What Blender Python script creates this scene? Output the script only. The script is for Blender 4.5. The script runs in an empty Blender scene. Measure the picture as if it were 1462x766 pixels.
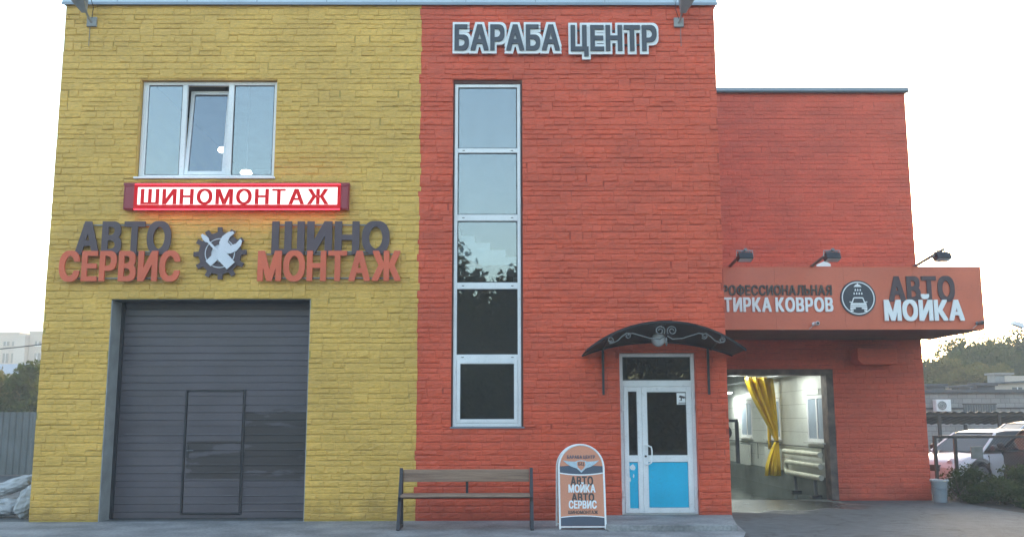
import bpy, bmesh, math, random
import numpy as np
from mathutils import Matrix, Vector, Euler
from mathutils.geometry import delaunay_2d_cdt

R = math.radians
SC = bpy.context.scene
COL = SC.collection
random.seed(11)
RNG = np.random.default_rng(5)

# ------------------------------------------------------------------ camera
cam_data = bpy.data.cameras.new('camera')
cam = bpy.data.objects.new('camera', cam_data)
COL.objects.link(cam)
cam_data.sensor_width = 36.0
cam_data.lens = 36.0 * 1378.0 / 1462.0
cam_data.clip_end = 2000
PITCH, YAW, ROLL = 0.156223, 0.0078379, -0.0021681
fwd = Vector((math.sin(YAW) * math.cos(PITCH), math.cos(YAW) * math.cos(PITCH), math.sin(PITCH)))
rgt = Vector((math.cos(YAW), -math.sin(YAW), 0))
up = rgt.cross(fwd)
r2 = rgt * math.cos(ROLL) + up * math.sin(ROLL)
u2 = up * math.cos(ROLL) - rgt * math.sin(ROLL)
m = Matrix((r2, u2, -fwd)).transposed().to_4x4()
m.translation = Vector((0, -16.08, 1.6))
cam.matrix_world = m
SC.camera = cam

# ------------------------------------------------------------------ sky, sun, exposure
SUN_EL, SUN_AZ = R(5.0), R(25.0)          # low behind the building, a little to the right
world = bpy.data.worlds.new('World')
SC.world = world
world.use_nodes = True
wn = world.node_tree
bg = wn.nodes['Background']
sky = wn.nodes.new('ShaderNodeTexSky')
sky.sky_type = 'NISHITA'
sky.sun_disc = False
sky.sun_elevation = SUN_EL
sky.sun_rotation = SUN_AZ
sky.air_density = 1.0
sky.dust_density = 2.0
sky.ozone_density = 1.5
hs = wn.nodes.new('ShaderNodeHueSaturation')      # thin high cloud: paler than a clear sky
hs.inputs['Saturation'].default_value = 0.85
wn.links.new(sky.outputs[0], hs.inputs['Color'])
wn.links.new(hs.outputs[0], bg.inputs[0])
bg.inputs[1].default_value = 0.15
sl = bpy.data.lights.new('sun', 'SUN')
sl.energy = 0.2
sl.angle = R(14)
sl.color = (1.0, 0.9, 0.78)
so = bpy.data.objects.new('sun', sl)
COL.objects.link(so)
sd = Vector((math.sin(SUN_AZ) * math.cos(SUN_EL), math.cos(SUN_AZ) * math.cos(SUN_EL), math.sin(SUN_EL)))
so.rotation_euler = sd.to_track_quat('Z', 'Y').to_euler()
so.location = sd * 80
SC.view_settings.view_transform = 'Standard'
SC.view_settings.look = 'None'
SC.view_settings.gamma = 1
SC.view_settings.use_curve_mapping = False
SC.view_settings.exposure = 3.12
SC.cycles.use_denoising = True
SC.cycles.max_bounces = 8
SC.cycles.transparent_max_bounces = 12

# ------------------------------------------------------------------ materials
MATS = {}
def mat(name, col, rough=0.6, metal=0.0, var=0.12, scale=3.0, stretch=(1, 1, 1), bump=0.0, bscale=40.0,
        col2=None, spec=0.5, coat=0.0, emit=None, estr=0.0, fine=0.0, rvar=0.0):
    """Principled surface with world-space noise in colour, roughness and relief."""
    if name in MATS:
        return MATS[name]
    mt = bpy.data.materials.new(name)
    mt.use_nodes = True
    nt = mt.node_tree
    N, L = nt.nodes, nt.links
    p = N['Principled BSDF']
    p.inputs['Roughness'].default_value = rough
    p.inputs['Metallic'].default_value = metal
    p.inputs['Specular IOR Level'].default_value = spec
    if coat:
        p.inputs['Coat Weight'].default_value = coat
        p.inputs['Coat Roughness'].default_value = 0.08
    geo = N.new('ShaderNodeNewGeometry')
    mp = N.new('ShaderNodeMapping')
    mp.inputs['Scale'].default_value = stretch
    L.new(geo.outputs['Position'], mp.inputs[0])
    n1 = N.new('ShaderNodeTexNoise')
    n1.inputs['Scale'].default_value = scale
    n1.inputs['Detail'].default_value = 6
    L.new(mp.outputs[0], n1.inputs['Vector'])
    mr = N.new('ShaderNodeMapRange')
    mr.inputs[1].default_value = 0.3
    mr.inputs[2].default_value = 0.7
    L.new(n1.outputs[0], mr.inputs[0])
    mx = N.new('ShaderNodeMix')
    mx.data_type = 'RGBA'
    c = tuple(col)
    if col2 is None:
        a = tuple(max(0, v * (1 - var)) for v in c)
        b = tuple(min(1, v * (1 + var)) for v in c)
    else:
        a, b = c, tuple(col2)
    mx.inputs[6].default_value = (*a, 1)
    mx.inputs[7].default_value = (*b, 1)
    L.new(mr.outputs[0], mx.inputs[0])
    out = mx.outputs[2]
    if fine:
        n3 = N.new('ShaderNodeTexNoise')
        n3.inputs['Scale'].default_value = scale * 12
        n3.inputs['Detail'].default_value = 4
        L.new(mp.outputs[0], n3.inputs['Vector'])
        m3 = N.new('ShaderNodeMapRange')
        m3.inputs[1].default_value = 0.3
        m3.inputs[2].default_value = 0.7
        m3.inputs[3].default_value = 1 - fine
        m3.inputs[4].default_value = 1 + fine
        L.new(n3.outputs[0], m3.inputs[0])
        vm = N.new('ShaderNodeVectorMath')
        vm.operation = 'SCALE'
        L.new(out, vm.inputs[0])
        L.new(m3.outputs[0], vm.inputs['Scale'])
        out = vm.outputs[0]
    L.new(out, p.inputs['Base Color'])
    if rvar:
        m4 = N.new('ShaderNodeMapRange')
        m4.inputs[1].default_value = 0.3
        m4.inputs[2].default_value = 0.7
        m4.inputs[3].default_value = max(0.02, rough - rvar)
        m4.inputs[4].default_value = min(1, rough + rvar)
        L.new(n1.outputs[0], m4.inputs[0])
        L.new(m4.outputs[0], p.inputs['Roughness'])
    if bump:
        n2 = N.new('ShaderNodeTexNoise')
        n2.inputs['Scale'].default_value = bscale
        n2.inputs['Detail'].default_value = 5
        L.new(mp.outputs[0], n2.inputs['Vector'])
        bp = N.new('ShaderNodeBump')
        bp.inputs['Strength'].default_value = bump
        bp.inputs['Distance'].default_value = 0.02
        L.new(n2.outputs[0], bp.inputs['Height'])
        L.new(bp.outputs[0], p.inputs['Normal'])
    if emit:
        p.inputs['Emission Color'].default_value = (*emit, 1)
        p.inputs['Emission Strength'].default_value = estr
    MATS[name] = mt
    return mt

def weather(name, base=True):
    mt = MATS[name]
    nt = mt.node_tree
    N, L = nt.nodes, nt.links
    p = N['Principled BSDF']
    src = p.inputs['Base Color'].links[0].from_socket
    geo = N.new('ShaderNodeNewGeometry')
    def noise(sc, stretch, lo, hi, a, b, detail=5):
        mp = N.new('ShaderNodeMapping')
        mp.inputs['Scale'].default_value = stretch
        L.new(geo.outputs['Position'], mp.inputs[0])
        n = N.new('ShaderNodeTexNoise')
        n.inputs['Scale'].default_value = sc
        n.inputs['Detail'].default_value = detail
        L.new(mp.outputs[0], n.inputs['Vector'])
        r = N.new('ShaderNodeMapRange')
        r.interpolation_type = 'SMOOTHSTEP'
        r.inputs[1].default_value, r.inputs[2].default_value = lo, hi
        r.inputs[3].default_value, r.inputs[4].default_value = a, b
        L.new(n.outputs[0], r.inputs[0])
        return r.outputs[0]
    def mul(a, b):
        q = N.new('ShaderNodeMath')
        q.operation = 'MULTIPLY'
        L.new(a, q.inputs[0])
        L.new(b, q.inputs[1])
        return q.outputs[0]
    k = mul(noise(1.0, (4.5, 4.5, .35), .55, .80, 1.0, .93), noise(.8, (1, 1, 1), .35, .68, .91, 1.06))
    k = mul(k, noise(22, (1, 1, 1.5), .58, .72, 1.0, .86, 3))
    if base:                                # mud splashed up from the pavement
        sx = N.new('ShaderNodeSeparateXYZ')
        L.new(geo.outputs['Position'], sx.inputs[0])
        n = noise(2.2, (1, 1, .4), .3, .7, .02, .42)
        d = N.new('ShaderNodeMath')
        d.operation = 'SUBTRACT'
        L.new(sx.outputs[2], d.inputs[0])
        L.new(n, d.inputs[1])
        r = N.new('ShaderNodeMapRange')
        r.interpolation_type = 'SMOOTHSTEP'
        r.inputs[1].default_value, r.inputs[2].default_value = -.15, .22
        r.inputs[3].default_value, r.inputs[4].default_value = .74, 1.0
        L.new(d.outputs[0], r.inputs[0])
        k = mul(k, r.outputs[0])
    v = N.new('ShaderNodeVectorMath')
    v.operation = 'SCALE'
    L.new(src, v.inputs[0])
    L.new(k, v.inputs['Scale'])
    L.new(v.outputs[0], p.inputs['Base Color'])

def glass_mat(name, tint=(0.75, 0.8, 0.82), refl=0.125):
    mt = bpy.data.materials.new(name)
    mt.use_nodes = True
    nt = mt.node_tree
    N, L = nt.nodes, nt.links
    N.remove(N['Principled BSDF'])
    out = N['Material Output']
    tr = N.new('ShaderNodeBsdfTransparent')
    tr.inputs[0].default_value = (*tint, 1)
    gl = N.new('ShaderNodeBsdfGlossy')
    gl.inputs['Color'].default_value = (0.90, 0.96, 1.0, 1)
    gl.inputs['Roughness'].default_value = 0.01
    fr = N.new('ShaderNodeFresnel')
    fr.inputs[0].default_value = 1.5
    mr = N.new('ShaderNodeMapRange')
    mr.inputs[1].default_value = 0.04
    mr.inputs[2].default_value = 1.0
    mr.inputs[3].default_value = refl
    mr.inputs[4].default_value = 1.0
    L.new(fr.outputs[0], mr.inputs[0])
    # faint waviness of the sheet
    geo = N.new('ShaderNodeNewGeometry')
    no = N.new('ShaderNodeTexNoise')
    no.inputs['Scale'].default_value = 1.6
    L.new(geo.outputs['Position'], no.inputs['Vector'])
    bp = N.new('ShaderNodeBump')
    bp.inputs['Strength'].default_value = 0.06
    bp.inputs['Distance'].default_value = 0.01
    L.new(no.outputs[0], bp.inputs['Height'])
    L.new(bp.outputs[0], gl.inputs['Normal'])
    mx = N.new('ShaderNodeMixShader')
    L.new(mr.outputs[0], mx.inputs[0])
    L.new(tr.outputs[0], mx.inputs[1])
    L.new(gl.outputs[0], mx.inputs[2])
    L.new(mx.outputs[0], out.inputs[0])
    MATS[name] = mt
    return mt

def leaf_mat(name, c1, c2, transl=0.35):
    mt = bpy.data.materials.new(name)
    mt.use_nodes = True
    nt = mt.node_tree
    N, L = nt.nodes, nt.links
    N.remove(N['Principled BSDF'])
    out = N['Material Output']
    geo = N.new('ShaderNodeNewGeometry')
    no = N.new('ShaderNodeTexNoise')
    no.inputs['Scale'].default_value = 1.1
    no.inputs['Detail'].default_value = 8
    no.inputs['Roughness'].default_value = 0.75
    L.new(geo.outputs['Position'], no.inputs['Vector'])
    mr = N.new('ShaderNodeMapRange')
    mr.inputs[1].default_value = 0.33
    mr.inputs[2].default_value = 0.67
    L.new(no.outputs[0], mr.inputs[0])
    mx = N.new('ShaderNodeMix')
    mx.data_type = 'RGBA'
    mx.inputs[6].default_value = (*c1, 1)
    mx.inputs[7].default_value = (*c2, 1)
    L.new(mr.outputs[0], mx.inputs[0])
    d = N.new('ShaderNodeBsdfDiffuse')
    t = N.new('ShaderNodeBsdfTranslucent')
    L.new(mx.outputs[2], d.inputs[0])
    L.new(mx.outputs[2], t.inputs[0])
    ms = N.new('ShaderNodeMixShader')
    ms.inputs[0].default_value = transl
    L.new(d.outputs[0], ms.inputs[1])
    L.new(t.outputs[0], ms.inputs[2])
    L.new(ms.outputs[0], out.inputs[0])
    MATS[name] = mt
    return mt

YEL = (0.66, 0.395, 0.076)
RED = (0.62, 0.080, 0.028)
BR = dict(rough=0.5, scale=1.1, bump=0.55, bscale=9.0, stretch=(1.0, 1.0, 4.5), fine=0.13)
mat('yellow_paint', YEL, var=0.10, **BR)
mat('red_paint', RED, var=0.13, **BR)
mat('red_paint_side', (0.60, 0.080, 0.034), var=0.13, **BR)
mat('yellow_joint', (0.46, 0.33, 0.08), rough=0.8, bump=0.3)
mat('red_joint', (0.42, 0.06, 0.03), rough=0.8, bump=0.3)
mat('plaster_grey', (0.30, 0.31, 0.315), rough=0.8, var=0.15, bump=0.3, scale=4)
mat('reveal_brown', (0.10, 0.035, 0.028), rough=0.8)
mat('room_grey', (0.10, 0.10, 0.10), rough=0.9)
mat('room_pale', (0.22, 0.22, 0.22), rough=0.9)
mat('concrete', (0.255, 0.255, 0.26), rough=0.85, var=0.30, scale=1.7, bump=0.6, bscale=30, fine=0.22)
mat('coping_metal', (0.40, 0.48, 0.55), rough=0.35, metal=0.3, var=0.06, scale=1)
mat('coping_dark', (0.20, 0.24, 0.29), rough=0.4, metal=0.3, var=0.08, scale=1)
mat('pvc_white', (0.78, 0.79, 0.80), rough=0.3, var=0.04, scale=5)
mat('gasket', (0.03, 0.03, 0.035), rough=0.6)
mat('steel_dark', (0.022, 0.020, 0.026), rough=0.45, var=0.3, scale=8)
mat('steel_grey', (0.16, 0.17, 0.18), rough=0.4, metal=0.4, var=0.2, scale=8)
mat('galv', (0.40, 0.42, 0.44), rough=0.4, metal=0.6, var=0.12, scale=6)
mat('lamp_glass', (0.6, 0.63, 0.66), rough=0.15, var=0.03)
mat('letter_plum', (0.068, 0.040, 0.052), rough=0.45, var=0.12, scale=2)
mat('letter_red', (0.64, 0.105, 0.040), rough=0.45, var=0.10, scale=2)
mat('letter_navy', (0.028, 0.036, 0.056), rough=0.4, var=0.08, scale=2)
mat('letter_white', (0.78, 0.80, 0.82), rough=0.35, var=0.04, scale=3)
mat('letter_edge', (0.05, 0.05, 0.055), rough=0.5)
mat('tool_silver', (0.62, 0.64, 0.70), rough=0.35, var=0.05)
mat('wood_grey', (0.36, 0.235, 0.165), rough=0.75, stretch=(0.6, 6, 9), scale=3.0, bump=0.35, bscale=12,
    col2=(0.19, 0.115, 0.08), fine=0.12)
mat('blue_panel', (0.015, 0.44, 0.68), rough=0.3, var=0.05, scale=3)
mat('orange_print', (0.62, 0.235, 0.13), rough=0.4, var=0.04, scale=3)
mat('navy_print', (0.05, 0.065, 0.10), rough=0.4, var=0.1)
mat('wing_print', (0.42, 0.52, 0.58), rough=0.4, var=0.15, scale=40)
mat('brown_print', (0.055, 0.040, 0.036), rough=0.4)
mat('white_print', (0.78, 0.79, 0.80), rough=0.4, var=0.03)
mat('fascia_orange', (0.62, 0.135, 0.070), rough=0.38, var=0.04, scale=1.2)
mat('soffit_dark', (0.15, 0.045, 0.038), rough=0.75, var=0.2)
mat('canopy_brown', (0.022, 0.014, 0.014), rough=0.6, var=0.25, scale=4)
mat('iron_scroll', (0.13, 0.13, 0.13), rough=0.5, var=0.25, scale=20)
mat('led_halo_box', (0.12, 0.02, 0.03), rough=0.5, emit=(1.0, 0.03, 0.06), estr=0.010)  # housing and flange colour with red glow put in for the halo
mat('led_white', (0.8, 0.6, 0.6), rough=0.4, emit=(1.0, 0.78, 0.74), estr=0.22)
mat('led_red', (0.20, 0.006, 0.008), rough=0.8, spec=0.1, emit=(1.0, 0.02, 0.035), estr=0.055)
mat('led_spill', (0.2, 0.01, 0.01), rough=0.8, emit=(1.0, 0.03, 0.05), estr=0.8)  # emissive red for the added strips that throw spill on the wall
mat('led_halo_dim', (0.10, 0.02, 0.035), rough=0.4, emit=(1.0, 0.03, 0.06), estr=0.014)  # panel margin given a dim red glow standing in for bloom
mat('tube_light', (0.9, 0.9, 0.9), emit=(0.93, 1.0, 0.95), estr=1.6)
mat('bulb_light', (0.9, 0.9, 0.9), emit=(1.0, 0.95, 0.85), estr=1.5)
mat('tile_white', (0.66, 0.68, 0.64), rough=0.3, var=0.10, scale=1.5)
mat('tile_joint', (0.30, 0.31, 0.29), rough=0.8)
mat('dado_grey', (0.19, 0.215, 0.205), rough=0.25, var=0.25, scale=2)
mat('wet_floor', (0.055, 0.066, 0.064), rough=0.07, var=0.3, scale=1.5, rvar=0.05, bump=0.05, bscale=6)
mat('tarp_yellow', (0.74, 0.50, 0.02), rough=0.4, var=0.12, scale=3, bump=0.2, bscale=10)
mat('pipe_cream', (0.60, 0.60, 0.49), rough=0.4, var=0.15, scale=6)
mat('frame_stained', (0.055, 0.042, 0.040), rough=0.7, col2=(0.19, 0.14, 0.12), scale=5, bump=0.2)
mat('sack_white', (0.42, 0.43, 0.45), rough=0.6, var=0.22, scale=7, bump=1.0, bscale=16)
mat('fence_sheet', (0.13, 0.14, 0.148), rough=0.5, metal=0.1, var=0.2, scale=1.5)
mat('bucket_grey', (0.24, 0.27, 0.30), rough=0.5, var=0.1)
mat('soil', (0.055, 0.045, 0.036), rough=0.95, var=0.35, scale=5, bump=0.8, bscale=15)
mat('bark', (0.09, 0.07, 0.055), rough=0.9, var=0.3, scale=8, bump=0.6)
mat('grey_brick', (0.30, 0.295, 0.285), rough=0.85, var=0.15, scale=2)
mat('roof_felt', (0.10, 0.105, 0.115), rough=0.8, var=0.2)
mat('carport_sheet', (0.05, 0.055, 0.065), rough=0.5, var=0.2)
mat('far_wall', (0.50, 0.44, 0.38), rough=0.9, var=0.06, scale=0.3)
mat('far_wall_light', (0.54, 0.49, 0.44), rough=0.9, var=0.06, scale=0.3)
mat('far_pane', (0.10, 0.12, 0.14), rough=0.2)
mat('slate_blue', (0.25, 0.30, 0.36), rough=0.6)
mat('car_white', (0.70, 0.72, 0.75), rough=0.25, var=0.03, coat=0.8)
mat('car_silver', (0.40, 0.43, 0.47), rough=0.28, metal=0.5, var=0.03, coat=0.8)
mat('car_pale', (0.55, 0.59, 0.64), rough=0.28, metal=0.3, var=0.03, coat=0.8)
mat('car_dark', (0.022, 0.018, 0.021), rough=0.4, var=0.1, coat=0.15, spec=0.3)
mat('car_glass', (0.015, 0.02, 0.03), rough=0.06, var=0.1, spec=0.3)
mat('tyre', (0.015, 0.015, 0.016), rough=0.85)
mat('rim', (0.40, 0.41, 0.43), rough=0.3, metal=0.7)
mat('headlamp', (0.6, 0.62, 0.65), rough=0.08, coat=1.0)
mat('taillamp', (0.30, 0.02, 0.02), rough=0.15, coat=1.0)
mat('bushwhite', (0.5, 0.5, 0.48), rough=0.6)
for nm_ in ('yellow_paint', 'red_paint', 'red_paint_side'):
    weather(nm_)
for nm_ in ('fascia_orange', 'pvc_white', 'coping_metal', 'plaster_grey', 'concrete', 'blue_panel'):
    weather(nm_, False)
glass_mat('glass')
glass_mat('door_glass', tint=(0.35, 0.37, 0.38), refl=0.09)
leaf_mat('leaf_olive', (0.060, 0.085, 0.022), (0.15, 0.165, 0.045))
leaf_mat('leaf_yellow', (0.12, 0.12, 0.035), (0.27, 0.22, 0.07))
leaf_mat('leaf_dark', (0.050, 0.065, 0.032), (0.11, 0.12, 0.055))
leaf_mat('leaf_shrub', (0.030, 0.050, 0.022), (0.090, 0.115, 0.045))
leaf_mat('leaf_back', (0.022, 0.030, 0.015), (0.050, 0.060, 0.028))

def stain_gate_material():
    """grey sectional-door paint with brown scuffed bands where cars and feet wore it"""
    mt = mat('gate_paint', (0.088, 0.074, 0.086), rough=0.42, var=0.14, scale=1.4, stretch=(1, 1, 1.6), fine=0.05, rvar=0.1)
    nt = mt.node_tree
    N, L = nt.nodes, nt.links
    p = N['Principled BSDF']
    src = p.inputs['Base Color'].links[0].from_socket
    geo = N.new('ShaderNodeNewGeometry')
    no = N.new('ShaderNodeTexNoise')
    no.inputs['Scale'].default_value = 1.0
    no.inputs['Detail'].default_value = 5
    mp = N.new('ShaderNodeMapping')
    mp.inputs['Scale'].default_value = (1.3, 1, 5.5)
    L.new(geo.outputs['Position'], mp.inputs[0])
    L.new(mp.outputs[0], no.inputs['Vector'])
    sx = N.new('ShaderNodeSeparateXYZ')
    L.new(geo.outputs['Position'], sx.inputs[0])
    def ramp(sock, lo, hi, a, b):
        r = N.new('ShaderNodeMapRange')
        r.interpolation_type = 'SMOOTHSTEP'
        r.inputs[1].default_value = lo
        r.inputs[2].default_value = hi
        r.inputs[3].default_value = a
        r.inputs[4].default_value = b
        L.new(sock, r.inputs[0])
        return r.outputs[0]
    def mul(a, b, op='MULTIPLY'):
        q = N.new('ShaderNodeMath')
        q.operation = op
        L.new(a, q.inputs[0])
        L.new(b, q.inputs[1])
        return q.outputs[0]
    zlo = ramp(sx.outputs[2], 0.55, 0.78, 0, 1)
    z = mul(zlo, ramp(sx.outputs[2], 1.70, 1.86, 1, 0))
    x = ramp(sx.outputs[0], -4.42, -4.34, 0, 1)
    zw = mul(ramp(sx.outputs[2], 0.64, 0.68, 0, 1), ramp(sx.outputs[2], 1.24, 1.30, 1, 0))
    xw = mul(ramp(sx.outputs[0], -5.36, -5.30, 0, 1), ramp(sx.outputs[0], -4.42, -4.34, 1, 0))
    area = mul(mul(z, x), mul(zw, xw), 'MAXIMUM')
    k = mul(area, ramp(no.outputs[0], 0.36, 0.47, 1.0, 0.0), 'SUBTRACT')
    k2 = ramp(k, 0.0, 0.6, 0.0, 0.9)
    mx = N.new('ShaderNodeMix')
    mx.data_type = 'RGBA'
    L.new(k2, mx.inputs[0])
    L.new(src, mx.inputs[6])
    mx.inputs[7].default_value = (0.034, 0.025, 0.025, 1)
    L.new(mx.outputs[2], p.inputs['Base Color'])
    return mt
stain_gate_material()

def asphalt_material():
    mt = mat('asphalt', (0.085, 0.088, 0.092), rough=0.85, col2=(0.125, 0.129, 0.133), scale=0.45, bump=0.9, bscale=24, fine=0.2)
    nt = mt.node_tree
    N, L = nt.nodes, nt.links
    p = N['Principled BSDF']
    geo = N.new('ShaderNodeNewGeometry')
    no = N.new('ShaderNodeTexNoise')
    no.inputs['Scale'].default_value = 0.8
    no.inputs['Detail'].default_value = 5
    L.new(geo.outputs['Position'], no.inputs['Vector'])
    # damp film runs out of the wash bay: distance from the bay mouth decides how far
    vm = N.new('ShaderNodeVectorMath')
    vm.operation = 'DISTANCE'
    vm.inputs[1].default_value = (4.9, 3.0, 0)
    L.new(geo.outputs['Position'], vm.inputs[0])
    r1 = N.new('ShaderNodeMapRange')
    r1.inputs[1].default_value = 1.0
    r1.inputs[2].default_value = 2.4
    r1.inputs[3].default_value = 0.36
    r1.inputs[4].default_value = -0.10
    L.new(vm.outputs['Value'], r1.inputs[0])
    ad = N.new('ShaderNodeMath')
    L.new(no.outputs[0], ad.inputs[0])
    L.new(r1.outputs[0], ad.inputs[1])
    r2_ = N.new('ShaderNodeMapRange')
    r2_.interpolation_type = 'SMOOTHSTEP'
    r2_.inputs[1].default_value = 0.52
    r2_.inputs[2].default_value = 0.74
    r2_.inputs[3].default_value = 0.85
    r2_.inputs[4].default_value = 0.22
    L.new(ad.outputs[0], r2_.inputs[0])
    L.new(r2_.outputs[0], p.inputs['Roughness'])
    src = p.inputs['Base Color'].links[0].from_socket        # soaked asphalt is darker than dry
    vo = N.new('ShaderNodeTexVoronoi')                        # fine cracks
    vo.feature = 'DISTANCE_TO_EDGE'
    vo.inputs['Scale'].default_value = 0.55
    nw = N.new('ShaderNodeTexNoise')
    nw.inputs['Scale'].default_value = 2.5
    va = N.new('ShaderNodeVectorMath')
    va.operation = 'MULTIPLY_ADD'
    va.inputs[1].default_value = (.5, .5, .5)
    L.new(geo.outputs['Position'], nw.inputs['Vector'])
    L.new(nw.outputs['Color'], va.inputs[0])
    L.new(geo.outputs['Position'], va.inputs[2])
    L.new(va.outputs[0], vo.inputs['Vector'])
    rc = N.new('ShaderNodeMapRange')
    rc.inputs[1].default_value, rc.inputs[2].default_value = 0.0, 0.012
    rc.inputs[3].default_value, rc.inputs[4].default_value = 0.55, 1.0
    L.new(vo.outputs['Distance'], rc.inputs[0])
    ns = N.new('ShaderNodeTexNoise')
    ns.inputs['Scale'].default_value = 1.7
    L.new(geo.outputs['Position'], ns.inputs['Vector'])
    rs_ = N.new('ShaderNodeMapRange')
    rs_.inputs[1].default_value, rs_.inputs[2].default_value = 0.60, 0.70
    rs_.inputs[3].default_value, rs_.inputs[4].default_value = 1.0, 0.68
    L.new(ns.outputs[0], rs_.inputs[0])
    mm = N.new('ShaderNodeMath')
    mm.operation = 'MULTIPLY'
    L.new(rc.outputs[0], mm.inputs[0])
    L.new(rs_.outputs[0], mm.inputs[1])
    vs_ = N.new('ShaderNodeVectorMath')
    vs_.operation = 'SCALE'
    L.new(src, vs_.inputs[0])
    L.new(mm.outputs[0], vs_.inputs['Scale'])
    src = vs_.outputs[0]
    r3 = N.new('ShaderNodeMapRange')
    r3.inputs[1].default_value = 0.22
    r3.inputs[2].default_value = 0.85
    r3.inputs[3].default_value = 0.36
    r3.inputs[4].default_value = 1.0
    L.new(r2_.outputs[0], r3.inputs[0])
    v3 = N.new('ShaderNodeVectorMath')
    v3.operation = 'SCALE'
    L.new(src, v3.inputs[0])
    L.new(r3.outputs[0], v3.inputs['Scale'])
    L.new(v3.outputs[0], p.inputs['Base Color'])
asphalt_material()

def brickwall_material():
    mt = mat('far_brick', (0.33, 0.32, 0.31), rough=0.9, var=0.1, scale=1.5)
    nt = mt.node_tree
    N, L = nt.nodes, nt.links
    p = N['Principled BSDF']
    src = p.inputs['Base Color'].links[0].from_socket
    geo = N.new('ShaderNodeNewGeometry')
    sx = N.new('ShaderNodeSeparateXYZ')
    L.new(geo.outputs['Position'], sx.inputs[0])
    cx = N.new('ShaderNodeCombineXYZ')
    L.new(sx.outputs[0], cx.inputs[0])
    L.new(sx.outputs[2], cx.inputs[1])
    bt = N.new('ShaderNodeTexBrick')
    bt.inputs['Scale'].default_value = 1.0
    bt.inputs['Brick Width'].default_value = 0.39
    bt.inputs['Row Height'].default_value = 0.19
    bt.inputs['Mortar Size'].default_value = 0.012
    bt.inputs['Color1'].default_value = (1, 1, 1, 1)
    bt.inputs['Color2'].default_value = (0.8, 0.8, 0.8, 1)
    bt.inputs['Mortar'].default_value = (0.55, 0.55, 0.55, 1)
    L.new(cx.outputs[0], bt.inputs['Vector'])
    vm = N.new('ShaderNodeVectorMath')
    vm.operation = 'MULTIPLY'
    L.new(src, vm.inputs[0])
    L.new(bt.outputs[0], vm.inputs[1])
    L.new(vm.outputs[0], p.inputs['Base Color'])
brickwall_material()

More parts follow.
